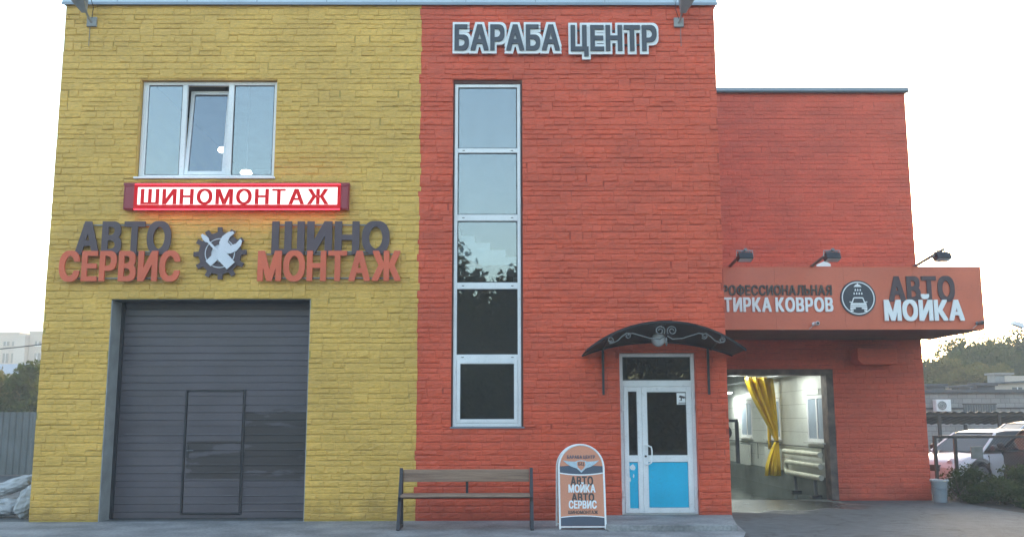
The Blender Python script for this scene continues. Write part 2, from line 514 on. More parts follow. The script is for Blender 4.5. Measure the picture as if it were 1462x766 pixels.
# ------------------------------------------------------------------ mesh helpers
class MB:
    def __init__(s):
        s.v, s.f = [], []
    def add(s, vs, fs):
        b = len(s.v)
        s.v += [tuple(p) for p in vs]
        s.f += [tuple(i + b for i in f) for f in fs]
        return s
    def box(s, x0, x1, y0, y1, z0, z1, c=0.0):
        """box; c > 0 chamfers the four edges facing -Y and their ring"""
        if c <= 0:
            return s.add([(x0, y0, z0), (x1, y0, z0), (x1, y1, z0), (x0, y1, z0),
                          (x0, y0, z1), (x1, y0, z1), (x1, y1, z1), (x0, y1, z1)],
                         [(0, 3, 2, 1), (4, 5, 6, 7), (0, 1, 5, 4), (1, 2, 6, 5), (2, 3, 7, 6), (3, 0, 4, 7)])
        r = [(x0, z0), (x1, z0), (x1, z1), (x0, z1)]
        i = [(x0 + c, z0 + c), (x1 - c, z0 + c), (x1 - c, z1 - c), (x0 + c, z1 - c)]
        vs = [(x, y1, z) for x, z in r] + [(x, y0 + c, z) for x, z in r] + [(x, y0, z) for x, z in i]
        fs = [(3, 2, 1, 0), (8, 9, 10, 11)]
        for k in range(4):
            n = (k + 1) % 4
            fs += [(k, n, n + 4, k + 4), (k + 4, n + 4, n + 8, k + 8)]
        return s.add(vs, fs)
    def prism(s, poly, y0, y1):
        """convex or simple polygon in XZ (counter-clockwise seen from -Y), extruded along Y"""
        n = len(poly)
        vs = [(x, y0, z) for x, z in poly] + [(x, y1, z) for x, z in poly]
        fs = [tuple(range(n)), tuple(range(2 * n - 1, n - 1, -1))]
        for k in range(n):
            j = (k + 1) % n
            fs.append((k, k + n, j + n, j))
        return s.add(vs, fs)
    def prism_z(s, poly, z0, z1):
        n = len(poly)
        vs = [(x, y, z0) for x, y in poly] + [(x, y, z1) for x, y in poly]
        fs = [tuple(range(n - 1, -1, -1)), tuple(range(n, 2 * n))]
        for k in range(n):
            j = (k + 1) % n
            fs.append((k, j, j + n, k + n))
        return s.add(vs, fs)
    def prism_x(s, poly, x0, x1):
        """polygon in YZ extruded along X"""
        n = len(poly)
        vs = [(x0, y, z) for y, z in poly] + [(x1, y, z) for y, z in poly]
        fs = [tuple(range(n)), tuple(range(2 * n - 1, n - 1, -1))]
        for k in range(n):
            j = (k + 1) % n
            fs.append((k, k + n, j + n, j))
        return s.add(vs, fs)
    def tube(s, pts, r, n=8, closed=False, caps=True):
        pts = [Vector(p) for p in pts]
        rad = r if isinstance(r, (list, tuple)) else [r] * len(pts)
        b = len(s.v)
        prev = None
        m_ = len(pts)
        for i, p in enumerate(pts):
            if closed:
                t = pts[(i + 1) % m_] - pts[i - 1]
            else:
                t = pts[min(i + 1, m_ - 1)] - pts[max(i - 1, 0)]
            t = t.normalized()
            if prev is None:
                a = Vector((0, 0, 1)) if abs(t.z) < 0.9 else Vector((1, 0, 0))
                u = t.cross(a).normalized()
            else:
                u = (prev - t * prev.dot(t)).normalized()
            prev = u
            w = t.cross(u)
            for k in range(n):
                a = 2 * math.pi * k / n
                s.v.append(tuple(p + (u * math.cos(a) + w * math.sin(a)) * rad[i]))
        rings = m_ if closed else m_ - 1
        for i in range(rings):
            for k in range(n):
                a0 = b + i * n + k
                a1 = b + i * n + (k + 1) % n
                c0 = b + ((i + 1) % m_) * n + k
                c1 = b + ((i + 1) % m_) * n + (k + 1) % n
                s.f.append((a0, a1, c1, c0))
        if caps and not closed:
            s.f.append(tuple(b + k for k in range(n - 1, -1, -1)))
            s.f.append(tuple(b + (m_ - 1) * n + k for k in range(n)))
        return s
    def lathe(s, prof, c=(0, 0, 0), n=20, axis='Z'):
        b = len(s.v)
        for r, h in prof:
            for k in range(n):
                a = 2 * math.pi * k / n
                x, y = r * math.cos(a), r * math.sin(a)
                if axis == 'Z':
                    q = (c[0] + x, c[1] + y, c[2] + h)
                elif axis == 'Y':
                    q = (c[0] + x, c[1] + h, c[2] + y)
                else:
                    q = (c[0] + h, c[1] + x, c[2] + y)
                s.v.append(q)
        for i in range(len(prof) - 1):
            for k in range(n):
                j = (k + 1) % n
                s.f.append((b + i * n + k, b + i * n + j, b + (i + 1) * n + j, b + (i + 1) * n + k))
        s.f.append(tuple(b + k for k in range(n)))
        s.f.append(tuple(b + (len(prof) - 1) * n + k for k in range(n)))
        return s
    def mesh(s, name, material, smooth=False, fix=True):
        me = bpy.data.meshes.new(name)
        me.from_pydata(s.v, [], s.f)
        if fix:
            bm = bmesh.new()
            bm.from_mesh(me)
            bmesh.ops.recalc_face_normals(bm, faces=bm.faces)
            bm.to_mesh(me)
            bm.free()
        me.materials.append(MATS[material])
        if smooth:
            me.polygons.foreach_set('use_smooth', [True] * len(me.polygons))
            try:
                me.set_sharp_from_angle(angle=R(40))
            except Exception:
                pass
        return me
    def build(s, name, material, parent=None, smooth=False, fix=True):
        return link(name, s.mesh(name, material, smooth, fix), parent)

def link(name, me, parent=None):
    o = bpy.data.objects.new(name, me)
    COL.objects.link(o)
    if parent is not None:
        o.parent = parent
        # geometry is authored in world space when the root carries 'w'
        if parent.parent is None and ROOTW.get(parent.name):
            o.matrix_parent_inverse = Matrix.Translation(-Vector(ROOTW[parent.name]))
    return o
ROOTW = {}
def tag(o, label, cat=None, group=None, kind=None):
    if label:
        o['label'] = label
    if cat:
        o['category'] = cat
    if group:
        o['group'] = group
    if kind:
        o['kind'] = kind
    return o
def root(name, loc, label, cat, group=None, world_space=True, rz=0.0):
    o = bpy.data.objects.new(name, None)
    o.empty_display_size = 0.2
    COL.objects.link(o)
    o.location = loc
    o.rotation_euler.z = rz
    if world_space:
        ROOTW[o.name] = loc
    return tag(o, label, cat, group)
def structure(o):
    o['kind'] = 'structure'
    return o
def copy_tree(o, parent=None):
    c = o.copy()
    COL.objects.link(c)
    if parent is not None:
        c.parent = parent
        c.matrix_parent_inverse = o.matrix_parent_inverse.copy()
    for ch in list(o.children):
        copy_tree(ch, c)
    return c
def bevel(o, w=0.004, seg=2):
    md = o.modifiers.new('bevel', 'BEVEL')
    md.width = w
    md.segments = seg
    md.limit_method = 'ANGLE'
    return o

# ------------------------------------------------------------------ lettering from the built-in outline font
GL = {}
def glyph(ch):
    if ch not in GL:
        c = bpy.data.curves.new('g', 'FONT')
        c.body = ch
        c.fill_mode = 'NONE'
        c.resolution_u = 4
        o = bpy.data.objects.new('g', c)
        COL.objects.link(o)
        bpy.context.view_layer.update()
        dg = bpy.context.evaluated_depsgraph_get()
        me = bpy.data.meshes.new_from_object(o.evaluated_get(dg))      # outline loops only
        bm = bmesh.new()
        bm.from_mesh(me)
        bmesh.ops.remove_doubles(bm, verts=bm.verts, dist=1e-5)
        bm.verts.ensure_lookup_table()
        ov = [Vector((v.co.x, v.co.y)) for v in bm.verts]
        oe = [tuple(v.index for v in e.verts) for e in bm.edges]
        bm.free()
        cv, _, cf, _, _, _ = delaunay_2d_cdt(ov, oe, [], 0, 1e-6)
        vs = [(p.x, p.y) for p in cv]
        fs = []
        for f in cf:                                                   # even-odd fill
            px_ = sum(vs[k][0] for k in f) / 3
            py_ = sum(vs[k][1] for k in f) / 3 + 1.3e-6
            n_ = 0
            for a_, b_ in oe:
                (ax, ay), (bx_, by_) = ov[a_], ov[b_]
                if (ay > py_) != (by_ > py_) and ax + (py_ - ay) / (by_ - ay) * (bx_ - ax) > px_:
                    n_ += 1
            if n_ % 2:
                fs.append(tuple(f))
        bpy.data.objects.remove(o)
        bpy.data.curves.remove(c)
        bpy.data.meshes.remove(me)
        xs = [p[0] for p in vs]
        x0 = min(xs)
        vs = [(p[0] - x0, p[1]) for p in vs]
        GL[ch] = (vs, fs, max(xs) - x0)
    return GL[ch]
BOLD = {}
def bold(ch, xs, zs):
    """glyph widened by the rectangle xs x zs (lists of shifts): union of shifted copies"""
    key = (ch, tuple(xs), tuple(zs))
    if key in BOLD:
        return BOLD[key]
    vs, fs, w = glyph(ch)
    cnt = {}
    for f in fs:
        for k in range(3):
            e = (f[k], f[(k + 1) % 3])
            e = (min(e), max(e))
            cnt[e] = cnt.get(e, 0) + 1
    rim = [e for e, c in cnt.items() if c == 1]
    V, Ed = [], []
    for dx in xs:
        for dz in zs:
            b = len(V)
            V += [Vector((x + dx, z + dz)) for x, z in vs]
            Ed += [(a + b, c + b) for a, c in rim]
    ov, oe, of, _, _, _ = delaunay_2d_cdt(V, Ed, [], 0, 1e-6)
    O = np.array([(p.x, p.y) for p in ov])
    T = np.array([f[:3] for f in of])
    C = O[T].mean(1)
    P = np.array(vs)[np.array(fs)]                       # glyph triangles
    inside = np.zeros(len(C), bool)
    def side(p, a, b):
        return (b[None, :, 0] - a[None, :, 0]) * (p[:, None, 1] - a[None, :, 1]) - (b[None, :, 1] - a[None, :, 1]) * (p[:, None, 0] - a[None, :, 0])
    for dx in xs:
        for dz in zs:
            q = C - np.array((dx, dz))
            d1, d2, d3 = side(q, P[:, 0], P[:, 1]), side(q, P[:, 1], P[:, 2]), side(q, P[:, 2], P[:, 0])
            ok = ((d1 >= 0) & (d2 >= 0) & (d3 >= 0)) | ((d1 <= 0) & (d2 <= 0) & (d3 <= 0))
            inside |= ok.any(1)
    keep = []
    for t, k in zip(T, inside):
        if k:
            a, b, c = O[t[0]], O[t[1]], O[t[2]]
            cr = (b[0] - a[0]) * (c[1] - a[1]) - (b[1] - a[1]) * (c[0] - a[0])
            keep.append(tuple(int(v) for v in (t if cr > 0 else t[::-1])))
    BOLD[key] = ([(p.x, p.y) for p in ov], keep, w)
    return BOLD[key]
def letter_mesh(ch, xs, zs, ox, oz, sx, sz, y0, y1, shear=0.0):
    vs, fs, w = bold(ch, xs, zs)
    mb = MB()
    used = sorted({i for f in fs for i in f})
    idx = {i: k for k, i in enumerate(used)}
    n = len(used)
    P = [(ox + vs[i][0] * sx, oz + vs[i][1] * sz) for i in used]
    V = [(x, y0, z) for x, z in P] + [(x, y1, z) for x, z in P]
    F = []
    edges = {}
    for f in fs:
        g = tuple(idx[i] for i in f)
        F.append(g)
        F.append(tuple(i + n for i in reversed(g)))
        for k in range(len(g)):
            a, b = g[k], g[(k + 1) % len(g)]
            if (b, a) in edges:
                del edges[(b, a)]
            else:
                edges[(a, b)] = 1
    for a, b in edges:
        F.append((a, a + n, b + n, b))
    mb.add(V, F)
    return mb
CAP = 0.728
def text(s, x0, x1, z0, z1, y0, y1, material, parent, a=0.06, b=0.025, gap=0.10, name='letter', outline=None, jitter=0.0, base=None, space=0.30):
    """letters one by one; z0..z1 is the cap height, x0..x1 the full width"""
    xs = [-a, 0, a] if a else [0]
    zs = [-b, 0, b] if b else [0]
    tot = 0
    pos = []
    for i, ch in enumerate(s):
        if ch == ' ':
            tot += space
            pos.append(None)
            continue
        w = glyph(ch)[2] + 2 * a
        pos.append(tot + a)
        tot += w + (gap if i < len(s) - 1 and s[i + 1] != ' ' else 0)
    sx = (x1 - x0) / tot
    sz = (z1 - z0) / (CAP + 2 * b)
    out = []
    for i, ch in enumerate(s):
        if ch == ' ':
            continue
        mb = letter_mesh(ch, xs, zs, x0 + pos[i] * sx, z0 + b * sz, sx, sz, y0, y1)
        o = mb.build(name, material, parent, fix=False)
        out.append(o)
        if outline:
            oa, ob, oy0, oy1, omat, oname = outline
            A = a + oa
            B = b + ob
            mo = letter_mesh(ch, [-A, -A / 2, 0, A / 2, A], [-B, 0, B], x0 + pos[i] * sx, z0 + b * sz, sx, sz,
                             oy0 - 0.002 * (i % 3), oy1)
            mo.build(oname, omat, parent, fix=False)
    return out

# ------------------------------------------------------------------ walls of facade stone
def rough_brick(k):
    """unit facade stone: x 0..1, z 0..1, front at y = -1..0 (scaled by its depth)"""
    rg = random.Random(100 + k)
    nx, nz = 5, 3
    ux = [0, 0.06, 0.5 + rg.uniform(-.15, .15), 0.94, 1]
    uz = [0, 0.5 + rg.uniform(-.12, .12), 1]
    uz = [0, 0.16, 0.5 + rg.uniform(-.14, .14), 0.86, 1]
    nz = 5
    V, F = [], []
    for j in range(nz):
        for i in range(nx):
            e = i in (0, nx - 1) or j in (0, nz - 1)
            d = (0.52 if j in (0, nz - 1) else 0.62) if e else 0.82 + rg.uniform(-0.18, 0.20)
            V.append((ux[i] + (0 if e else rg.uniform(-.02, .02)), -d, uz[j]))
    for j in range(nz - 1):
        for i in range(nx - 1):
            a = j * nx + i
            F.append((a, a + 1, a + nx + 1, a + nx))
    ring = [i for i in range(nx)] + [j * nx + nx - 1 for j in range(1, nz)] + \
           [(nz - 1) * nx + i for i in range(nx - 2, -1, -1)] + [j * nx for j in range(nz - 2, 0, -1)]
    b = len(V)
    for i in ring:
        V.append((V[i][0], 0, V[i][2]))
    n = len(ring)
    for k2 in range(n):
        j = (k2 + 1) % n
        F.append((ring[k2], b + k2, b + j, ring[j]))
    return V, F
BVAR = [rough_brick(k) for k in range(10)]
BMESH = {}
def brick_mesh(k, material):
    if (k, material) not in BMESH:
        mb = MB()
        mb.add(*BVAR[k])
        BMESH[(k, material)] = mb.mesh('brick', material, smooth=False, fix=True)
    return BMESH[(k, material)]
def cut(r, holes):
    out = [r]
    for hx0, hx1, hz0, hz1 in holes:
        nxt = []
        for x0, x1, z0, z1 in out:
            if x1 <= hx0 or x0 >= hx1 or z1 <= hz0 or z0 >= hz1:
                nxt.append((x0, x1, z0, z1))
                continue
            if z0 < hz0:
                nxt.append((x0, x1, z0, hz0))
            if z1 > hz1:
                nxt.append((x0, x1, hz1, z1))
            a, b = max(z0, hz0), min(z1, hz1)
            if x0 < hx0:
                nxt.append((x0, hx0, a, b))
            if x1 > hx1:
                nxt.append((hx1, x1, a, b))
        out = nxt
    return out
def courses(z1, seed, base=7):
    rg = random.Random(seed)
    rows, z = [], 0.025
    for i in range(base):
        rows.append((z, z + 0.104))
        z += 0.104
    pat = [0.124, 0.086, 0.080, 0.084, 0.126]
    i = 0
    while z < z1:
        h = pat[i % 5]
        rows.append((z, min(z + h, z1)))
        z += h
        i += 1
    return rows
def stones(x0, x1, z1, holes, seed, base=7):
    """list of (x0,x1,z0,z1) for the stones of one wall face"""
    rg = random.Random(seed)
    out = []
    rows = courses(z1, seed, base)
    taken = []
    for k, (za, zb) in enumerate(rows):
        x = x0 - rg.uniform(0, 0.3)
        nxt = []
        while x < x1:
            w = rg.choice([0.15, 0.19, 0.23, 0.26, 0.29]) * rg.uniform(0.93, 1.07)
            a, b = max(x, x0), min(x + w, x1)
            x += w
            if b - a < 0.05:
                continue
            zt = zb
            tall = k >= base and k + 1 < len(rows) and rg.random() < (0.10 if zb - za < 0.1 else 0.02)
            if tall and not any(q[0] < b and q[1] > a for q in taken):
                zt = rows[k + 1][1]
                nxt.append((a, b, rows[k + 1][0] - .001, zt + .001))
            for r in cut((a, b, za, zt), holes + taken):
                if r[1] - r[0] > 0.03 and r[3] - r[2] > 0.02:
                    out.append(r)
        taken = nxt
    return out
def lay(stone_list, y, material, parent, singles, seed, depth=0.020):
    """parent the largest-looking stones one by one, the rest as one mass of stones"""
    rg = random.Random(seed)
    j = 0.0035
    def size(r):
        d = Vector(((r[0] + r[1]) / 2, y + 16.08, (r[2] + r[3]) / 2 - 1.6)).length
        return (r[1] - r[0]) * (r[3] - r[2]) / d ** 2
    order = sorted(stone_list, key=size, reverse=True)
    rest = MB()
    for n, r in enumerate(order):
        k = rg.randrange(len(BVAR))
        dp = depth * rg.uniform(0.70, 1.30)
        jj = j * rg.uniform(0.3, 1.2)
        sx, sz = r[1] - r[0] - 2 * jj * 0.28, r[3] - r[2] - 2 * jj + rg.uniform(-.004, .004)
        ox, oz = r[0] + jj * 0.28, r[2] + jj + rg.uniform(-.0045, .0045)
        if n < singles:
            o = link('brick', brick_mesh(k, material), parent)
            o.location = (ox, y, oz)
            o.scale = (sx, dp, sz)
        else:
            V, F = BVAR[k]
            fl = rg.random() < 0.5
            rest.add([(ox + (1 - v[0] if fl else v[0]) * sx, y + v[1] * dp, oz + v[2] * sz) for v in V],
                     [f[::-1] for f in F] if fl else F)
    o = rest.build('brickwork', material, parent, fix=False)
    o['kind'] = 'stuff'
    return o
def wall_boxes(x0, x1, z0, z1, y0, y1, holes):
    mb = MB()
    xs = sorted({x0, x1} | {min(max(h, x0), x1) for q in holes for h in q[:2]})
    for a, b in zip(xs[:-1], xs[1:]):
        spans = [(z0, z1)]
        for h in holes:
            if h[0] < b - 1e-6 and h[1] > a + 1e-6:
                nxt = []
                for s, e in spans:
                    if h[3] <= s or h[2] >= e:
                        nxt.append((s, e))
                    else:
                        if s < h[2]:
                            nxt.append((s, h[2]))
                        if h[3] < e:
                            nxt.append((h[3], e))
                spans = nxt
        for s, e in spans:
            mb.box(a, b, y0, y1, s, e)
    return mb

# ================================================================== SETTING
def sheet(name, poly, z, material):
    mb = MB()
    mb.add([(x, y, z) for x, y in poly], [tuple(range(len(poly)))])
    o = mb.build(name, material, None)
    return structure(o)
sheet('ground', [(-600, -500), (600, -500), (600, 700), (-600, 700)], 0.0, 'asphalt')
sheet('pavement', [(-9.5, -2.9), (3.2, -2.7), (3.48, -1.75), (3.70, 0.05), (-7.68, 0.05), (-9.5, 0.05)], 0.004, 'concrete')
bedpts = [(8.66, 4.0), (8.86, 3.5), (8.93, 2.9), (8.95, 2.2), (8.98, 1.0), (9.4, -0.2), (10.6, -0.8), (14, -1.0), (14, 5.6), (8.66, 5.6)]
sheet('planting_bed', bedpts, 0.005, 'soil')

# ================================================================== SERVICE BUILDING (yellow and red front)
XL, XR, XD, ZT = -7.68, 3.69, -1.45, 8.83
H_WIN = (-6.30, -3.93, 5.68, 7.46)
H_TALL = (-0.885, 0.31, 1.49, 7.45)
H_GATE = (-6.567, -3.246, 0.0, 3.62)
H_DOOR = (1.885, 3.175, 0.0, 2.725)
BLD = root('service_building', (-2, 5, 0), 'two storey flat roofed building, front painted half yellow half red', 'building')
yh = [H_WIN, H_GATE]
rh = [H_TALL, H_DOOR]
yw = wall_boxes(XL, XD, 0, ZT, 0.0, 0.40, yh).build('yellow_wall', 'yellow_joint', BLD)
yw['label'] = 'mustard yellow painted stone facing'
rw = wall_boxes(XD, XR, 0, ZT, 0.0, 0.40, rh).build('red_wall', 'red_joint', BLD)
rw['label'] = 'orange red painted stone facing'
allst = stones(XL, XR, ZT - 0.01, [(h[0], h[1], h[2] - (0 if h[2] > 0 else 1), h[3]) for h in yh + rh], 3)
ys, rs = [], []
for r in allst:                       # the paint line runs straight through the stones
    if r[1] <= XD + 0.03:
        ys.append(r)
    elif r[0] >= XD - 0.03:
        rs.append(r)
    else:
        e = XD + random.uniform(-0.006, 0.006)
        ys.append((r[0], e + 0.002, r[2], r[3]))
        rs.append((e - 0.002, r[1], r[2], r[3]))
lay(ys, 0.0, 'yellow_paint', yw, 150, 21)
lay(rs, 0.0, 'red_paint', rw, 150, 22)
# corner returns, rear and roof
MB().box(XL, XL + 0.4, 0.40, 10, 0, ZT).build('side_wall', 'yellow_paint', BLD)
MB().box(XR - 0.4, XR, 0.40, 16, 0, ZT).build('side_wall', 'red_paint', BLD)
MB().box(XL, XR, 16.0, 16.3, 0, ZT).build('rear_wall', 'red_paint', BLD)
MB().box(XL + 0.4, XR - 0.4, 10.0, 10.3, 0, ZT).build('inner_wall', 'room_grey', BLD)
MB().box(XL + .4, XR - .4, .4, 10, 4.05, 4.25).build('floor_slab', 'room_grey', BLD)
MB().box(-1.75, -1.60, .4, 10, 0, 8.5).build('inner_wall', 'room_pale', BLD)
MB().box(0.75, 0.90, .4, 10, 0, 8.5).build('inner_wall', 'room_pale', BLD)
MB().box(XL, XR, 0.40, 16, 8.5, ZT - .02).build('roof', 'roof_felt', BLD)
cp = MB()
cp.box(XL - 0.05, XR + 0.05, -0.07, 0.5, ZT, ZT + 0.28, 0.0)
cp = cp.build('coping', 'coping_metal', BLD)
cl = MB()
cl.box(XL - 0.055, XR + 0.055, -0.080, -0.0705, ZT - 0.035, ZT + 0.012)
cl.build('drip_edge', 'coping_dark', cp)
for i in range(9):
    x = XL + 0.9 + i * 1.22
    MB().box(x, x + 0.012, -0.0735, -0.0702, ZT + 0.013, ZT + 0.279).build('seam', 'coping_dark', cp)

# ---- windows
def ring(x0, x1, z0, z1, w, y0, y1, mb=None, wb=None):
    mb = mb or MB()
    wb = w if wb is None else wb
    mb.box(x0, x0 + w, y0, y1, z0, z1, 0.006)
    mb.box(x1 - w, x1, y0, y1, z0, z1, 0.006)
    mb.box(x0 + w, x1 - w, y0 + .0015, y1 - .0015, z0, z0 + wb, 0.006)
    mb.box(x0 + w, x1 - w, y0 + .0015, y1 - .0015, z1 - w, z1, 0.006)
    return mb
def pane(x0, x1, z0, z1, y, parent, material='glass', gasket=True):
    if gasket:
        g = ring(x0 - 0.012, x1 + 0.012, z0 - 0.012, z1 + 0.012, 0.016, y - 0.008, y + 0.014)
        g.build('gasket', 'gasket', parent)
    return MB().box(x0, x1, y, y + 0.006, z0, z1).build('pane', material, parent)
# wide window over the lit sign
x0, x1, z0, z1 = -6.285, -3.945, 5.715, 7.442
uw = ring(x0, x1, z0, z1, 0.060, 0.085, 0.155).build('upper_window', 'pvc_white', BLD)
for a, b in ((-5.60, -5.515), (-4.80, -4.705)):
    MB().box(a, b, 0.088, 0.150, z0 + .06, z1 - .06, 0.006).build('mullion', 'pvc_white', uw)
pane(x0 + .06 + .035, -5.60 - .012, z0 + .06 + .012, z1 - .072, 0.115, uw)
MB().box(x0 + .062, x0 + .095, .095, .14, z0 + .06, z1 - .06).build('glazing_bead', 'pvc_white', uw)
pane(-4.705 + .012, x1 - .072, z0 + .072, z1 - .072, 0.115, uw)
sash = ring(-5.513, -4.802, 0, 1.567, 0.066, -0.03, 0.03).build('tilted_sash', 'pvc_white', uw)
sash.matrix_parent_inverse = Matrix.Translation((0, 0, 0))
sash.location = (0, 0.125, z0 + 0.065)
sash.rotation_euler.x = -R(6.5)
for nm, ml, q in (('pane', 'glass', MB().box(-5.447, -4.868, -.003, .003, .066, 1.484)),
                  ('gasket', 'gasket', ring(-5.451, -4.864, .062, 1.488, .014, -.008, .008))):
    o = q.build(nm, ml, uw)
    o.location = sash.location
    o.rotation_euler = sash.rotation_euler
MB().box(x0 - .03, x1 + .03, -.055, .085, z0 - .035, z0 - .003).build('window_sill', 'pvc_white', uw)
rv = MB()
rv.box(-6.30, -6.287, 0.0, 0.084, 5.72, 7.445)
rv.box(-3.943, -3.930, 0.0, 0.084, 5.72, 7.445)
rv.box(-6.30, -3.93, -0.004, 0.084, 7.447, 7.462)
rv.build('reveal', 'yellow_paint', uw)
# tall stairwell window: five lights
x0, x1, z0, z1 = -0.860, 0.278, 1.505, 7.388
tw = ring(x0, x1, z0, z1, 0.058, 0.045, 0.12).build('tall_window', 'pvc_white', BLD)
bars = [(6.155, 6.235), (4.960, 5.070), (3.790, 3.900), (2.598, 2.690)]
for a, b in bars:
    MB().box(x0 + .058, x1 - .058, 0.047, 0.118, a, b, 0.006).build('transom', 'pvc_white', tw)
    c = (a + b) / 2
    for x in (-0.70, 0.13):
        MB().box(x - .02, x + .02, 0.0415, 0.0475, c - .006, c + .006).build('drain_cap', 'gasket', tw)
lv = [z0 + .058] + [z for a, b in reversed(bars) for z in (a, b)] + [z1 - .058]
for k in range(5):
    a, b = lv[2 * k], lv[2 * k + 1]
    if k == 0:
        ring(x0 + .060, x1 - .060, a + .001, b - .001, 0.062, 0.036, 0.112).build('sash', 'pvc_white', tw)
        pane(x0 + .134, x1 - .134, a + .075, b - .075, 0.075, tw)
    else:
        pane(x0 + .070, x1 - .070, a + .012, b - .012, 0.075, tw)
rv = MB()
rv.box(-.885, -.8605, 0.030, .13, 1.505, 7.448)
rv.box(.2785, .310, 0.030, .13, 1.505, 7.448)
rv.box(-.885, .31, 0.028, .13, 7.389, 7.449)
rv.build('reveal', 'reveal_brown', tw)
MB().box(-.90, .325, -.035, .044, 1.478, 1.503).build('window_sill', 'coping_dark', tw)
# flight of stairs just inside the tall window
st = MB()
pts = []
X, Z = -1.59, 5.15
poly = []
for i in range(8):
    poly.append((X + i * 0.268, Z - i * 0.124))
    poly.append((X + (i + 1) * 0.268, Z - i * 0.124))
poly.append((X + 8 * 0.268, Z - 8 * 0.124 - 0.27))
poly.append((X, Z - 0.40))
st.prism(poly[::-1], 0.45, 1.6)
st.build('stair_flight', 'pvc_white', BLD)
MB().box(-1.59, 0.74, 1.65, 1.75, 0, 8.4).build('stairwell_wall', 'room_grey', BLD)

# ---- sectional garage door with a wicket door
gx0, gx1, gz1 = -6.553, -3.260, 3.605
gate = MB().box(gx0, gx1, .53, .56, 0, 3.62).build('garage_door', 'room_grey', BLD)
MB().box(H_GATE[0] + .001, gx0, -0.012, 0.52, 0.0, 3.60).build('jamb', 'plaster_grey', gate)
MB().box(gx1, H_GATE[1] - .001, -0.002, 0.52, 0.0, 3.60).build('jamb', 'plaster_grey', gate)
def section(a, b, c, d, parent, name='panel', y=0.43, ends=True):
    """sectional panel a..b wide, c..d high, with a groove every 125 mm"""
    prof = [(y + 0.04, c + .003), (y, c + .003)]
    z = 0.0
    k = round(c / 0.125 + 0.499) * 0.125
    while k < d - .02:
        if k > c + .02:
            prof += [(y, k - .012), (y + .011, k - .004), (y + .011, k + .002), (y - .003, k + .008), (y, k + .020)]
        k += 0.125
    prof += [(y, d - .003), (y + 0.04, d - .003)]
    o = MB().prism_x(prof[::-1], a, b).build(name, 'gate_paint', parent)
    o.location.y = random.uniform(-.0035, .0035)
    return o
wx0, wx1, wz0, wz1 = -5.398, -4.380, 0.075, 2.127
zz = [0.02, 0.52, 1.02, 1.52, 2.02, 2.52, 3.02, gz1]
for c, d in zip(zz[:-1], zz[1:]):
    if d <= wz1 or c < wz1:
        section(gx0, wx0, c, d, gate)
        section(wx1, gx1, c, d, gate)
        if c < wz0:
            MB().box(wx0 + .001, wx1 - .001, .433, .47, c + .004, wz0).build('panel', 'gate_paint', gate)
        if d > wz1:
            section(wx0 + .001, wx1 - .001, wz1, d, gate)
    else:
        section(gx0, gx1, c, d, gate)
wk = ring(wx0, wx1, wz0, wz1, 0.034, 0.408, 0.455).build('wicket_frame', 'steel_dark', gate)
for c, d in ((wz0 + .03, .52), (.52, 1.02), (1.02, 1.52), (1.52, 2.02), (2.02, wz1 - .03)):
    section(wx0 + .045, wx1 - .045, c, d, gate, 'wicket_panel', y=0.424)
MB().box(H_GATE[0] + .001, H_GATE[1] - .001, 0.002, 0.52, 3.606, 3.619).build('shade_lining', 'steel_dark', gate)  # top lining coloured dark to stand for the shade under the opening's head
MB().box(wx0 + .06, wx0 + .10, .404, .4235, 1.00, 1.20, .004).build('lock_plate', 'steel_dark', gate)
MB().tube([(wx0 + .08, .405, 1.12), (wx0 + .08, .375, 1.12), (wx0 + .19, .372, 1.12)], .009, 6).build('lever', 'steel_grey', gate)
for z_ in (.35, 1.10, 1.85):
    MB().tube([(wx1 - .012, .402, z_ - .06), (wx1 - .012, .402, z_ + .06)], .011, 6).build('hinge', 'steel_dark', gate)
MB().box(gx0, gx1, .415, .475, .004, .022).build('bottom_seal', 'gasket', gate)
MB().box(gx0, gx0 + .055, .395, .427, .02, gz1).build('guide_rail', 'steel_dark', gate)
MB().box(gx1 - .03, gx1, .395, .427, .02, gz1).build('guide_rail', 'steel_dark', gate)

# ---- entrance door
S = 0.085
dx0, dx1, dz1 = 1.905, 3.165, 2.71
df = MB()
df.box(dx0, dx0 + .062, .07, .14, S, dz1, .006)
df.box(dx1 - .062, dx1, .07, .14, S, dz1, .006)
df.box(dx0 + .062, dx1 - .062, .0715, .1385, dz1 - .062, dz1, .006)
df.box(dx0 + .062, dx1 - .062, .0715, .1385, 2.155, 2.258, .006)
df.box(dx0 + .062, dx1 - .062, .080, .1385, S + .001, S + .02)
door = df.build('entrance_door', 'pvc_white', BLD)
pane(dx0 + .075, dx1 - .075, 2.272, dz1 - .075, .10, door, 'door_glass')
# narrow fixed leaf and main leaf: rails, stiles, glass above, blue board below
def leaf(a, b, st_, name):
    q = ring(a, b, S + .022, 2.152, st_, .058, .128)
    q.box(a + st_, b - st_, .0595, .1265, .925, 1.035, .006)
    q = q.build(name, 'pvc_white', door)
    pane(a + st_ + .012, b - st_ - .012, 1.047, 2.152 - st_ - .012, .09, door, 'door_glass')
    MB().box(a + st_ + .004, b - st_ - .004, .078, .10, S + .022 + st_ + .004, .921).build('kick_panel', 'blue_panel', door)
leaf(dx0 + .064, 2.270, .078, 'side_leaf')
leaf(2.2725, dx1 - .064, .088, 'door_leaf')
for z in (0.42, 1.80, 2.02):
    for x, s_ in ((dx0 + .040, 1), (dx1 - .040, -1)):
        h = MB()
        h.box(x - .014, x + .014, .040, .0575, z - .05, z + .05, .004)
        h.box(x - .030, x + .030, .048, .0572, z - .035, z - .015)
        h.box(x - .030, x + .030, .048, .0572, z + .015, z + .035)
        h.build('hinge', 'pvc_white', door)
hp = MB()
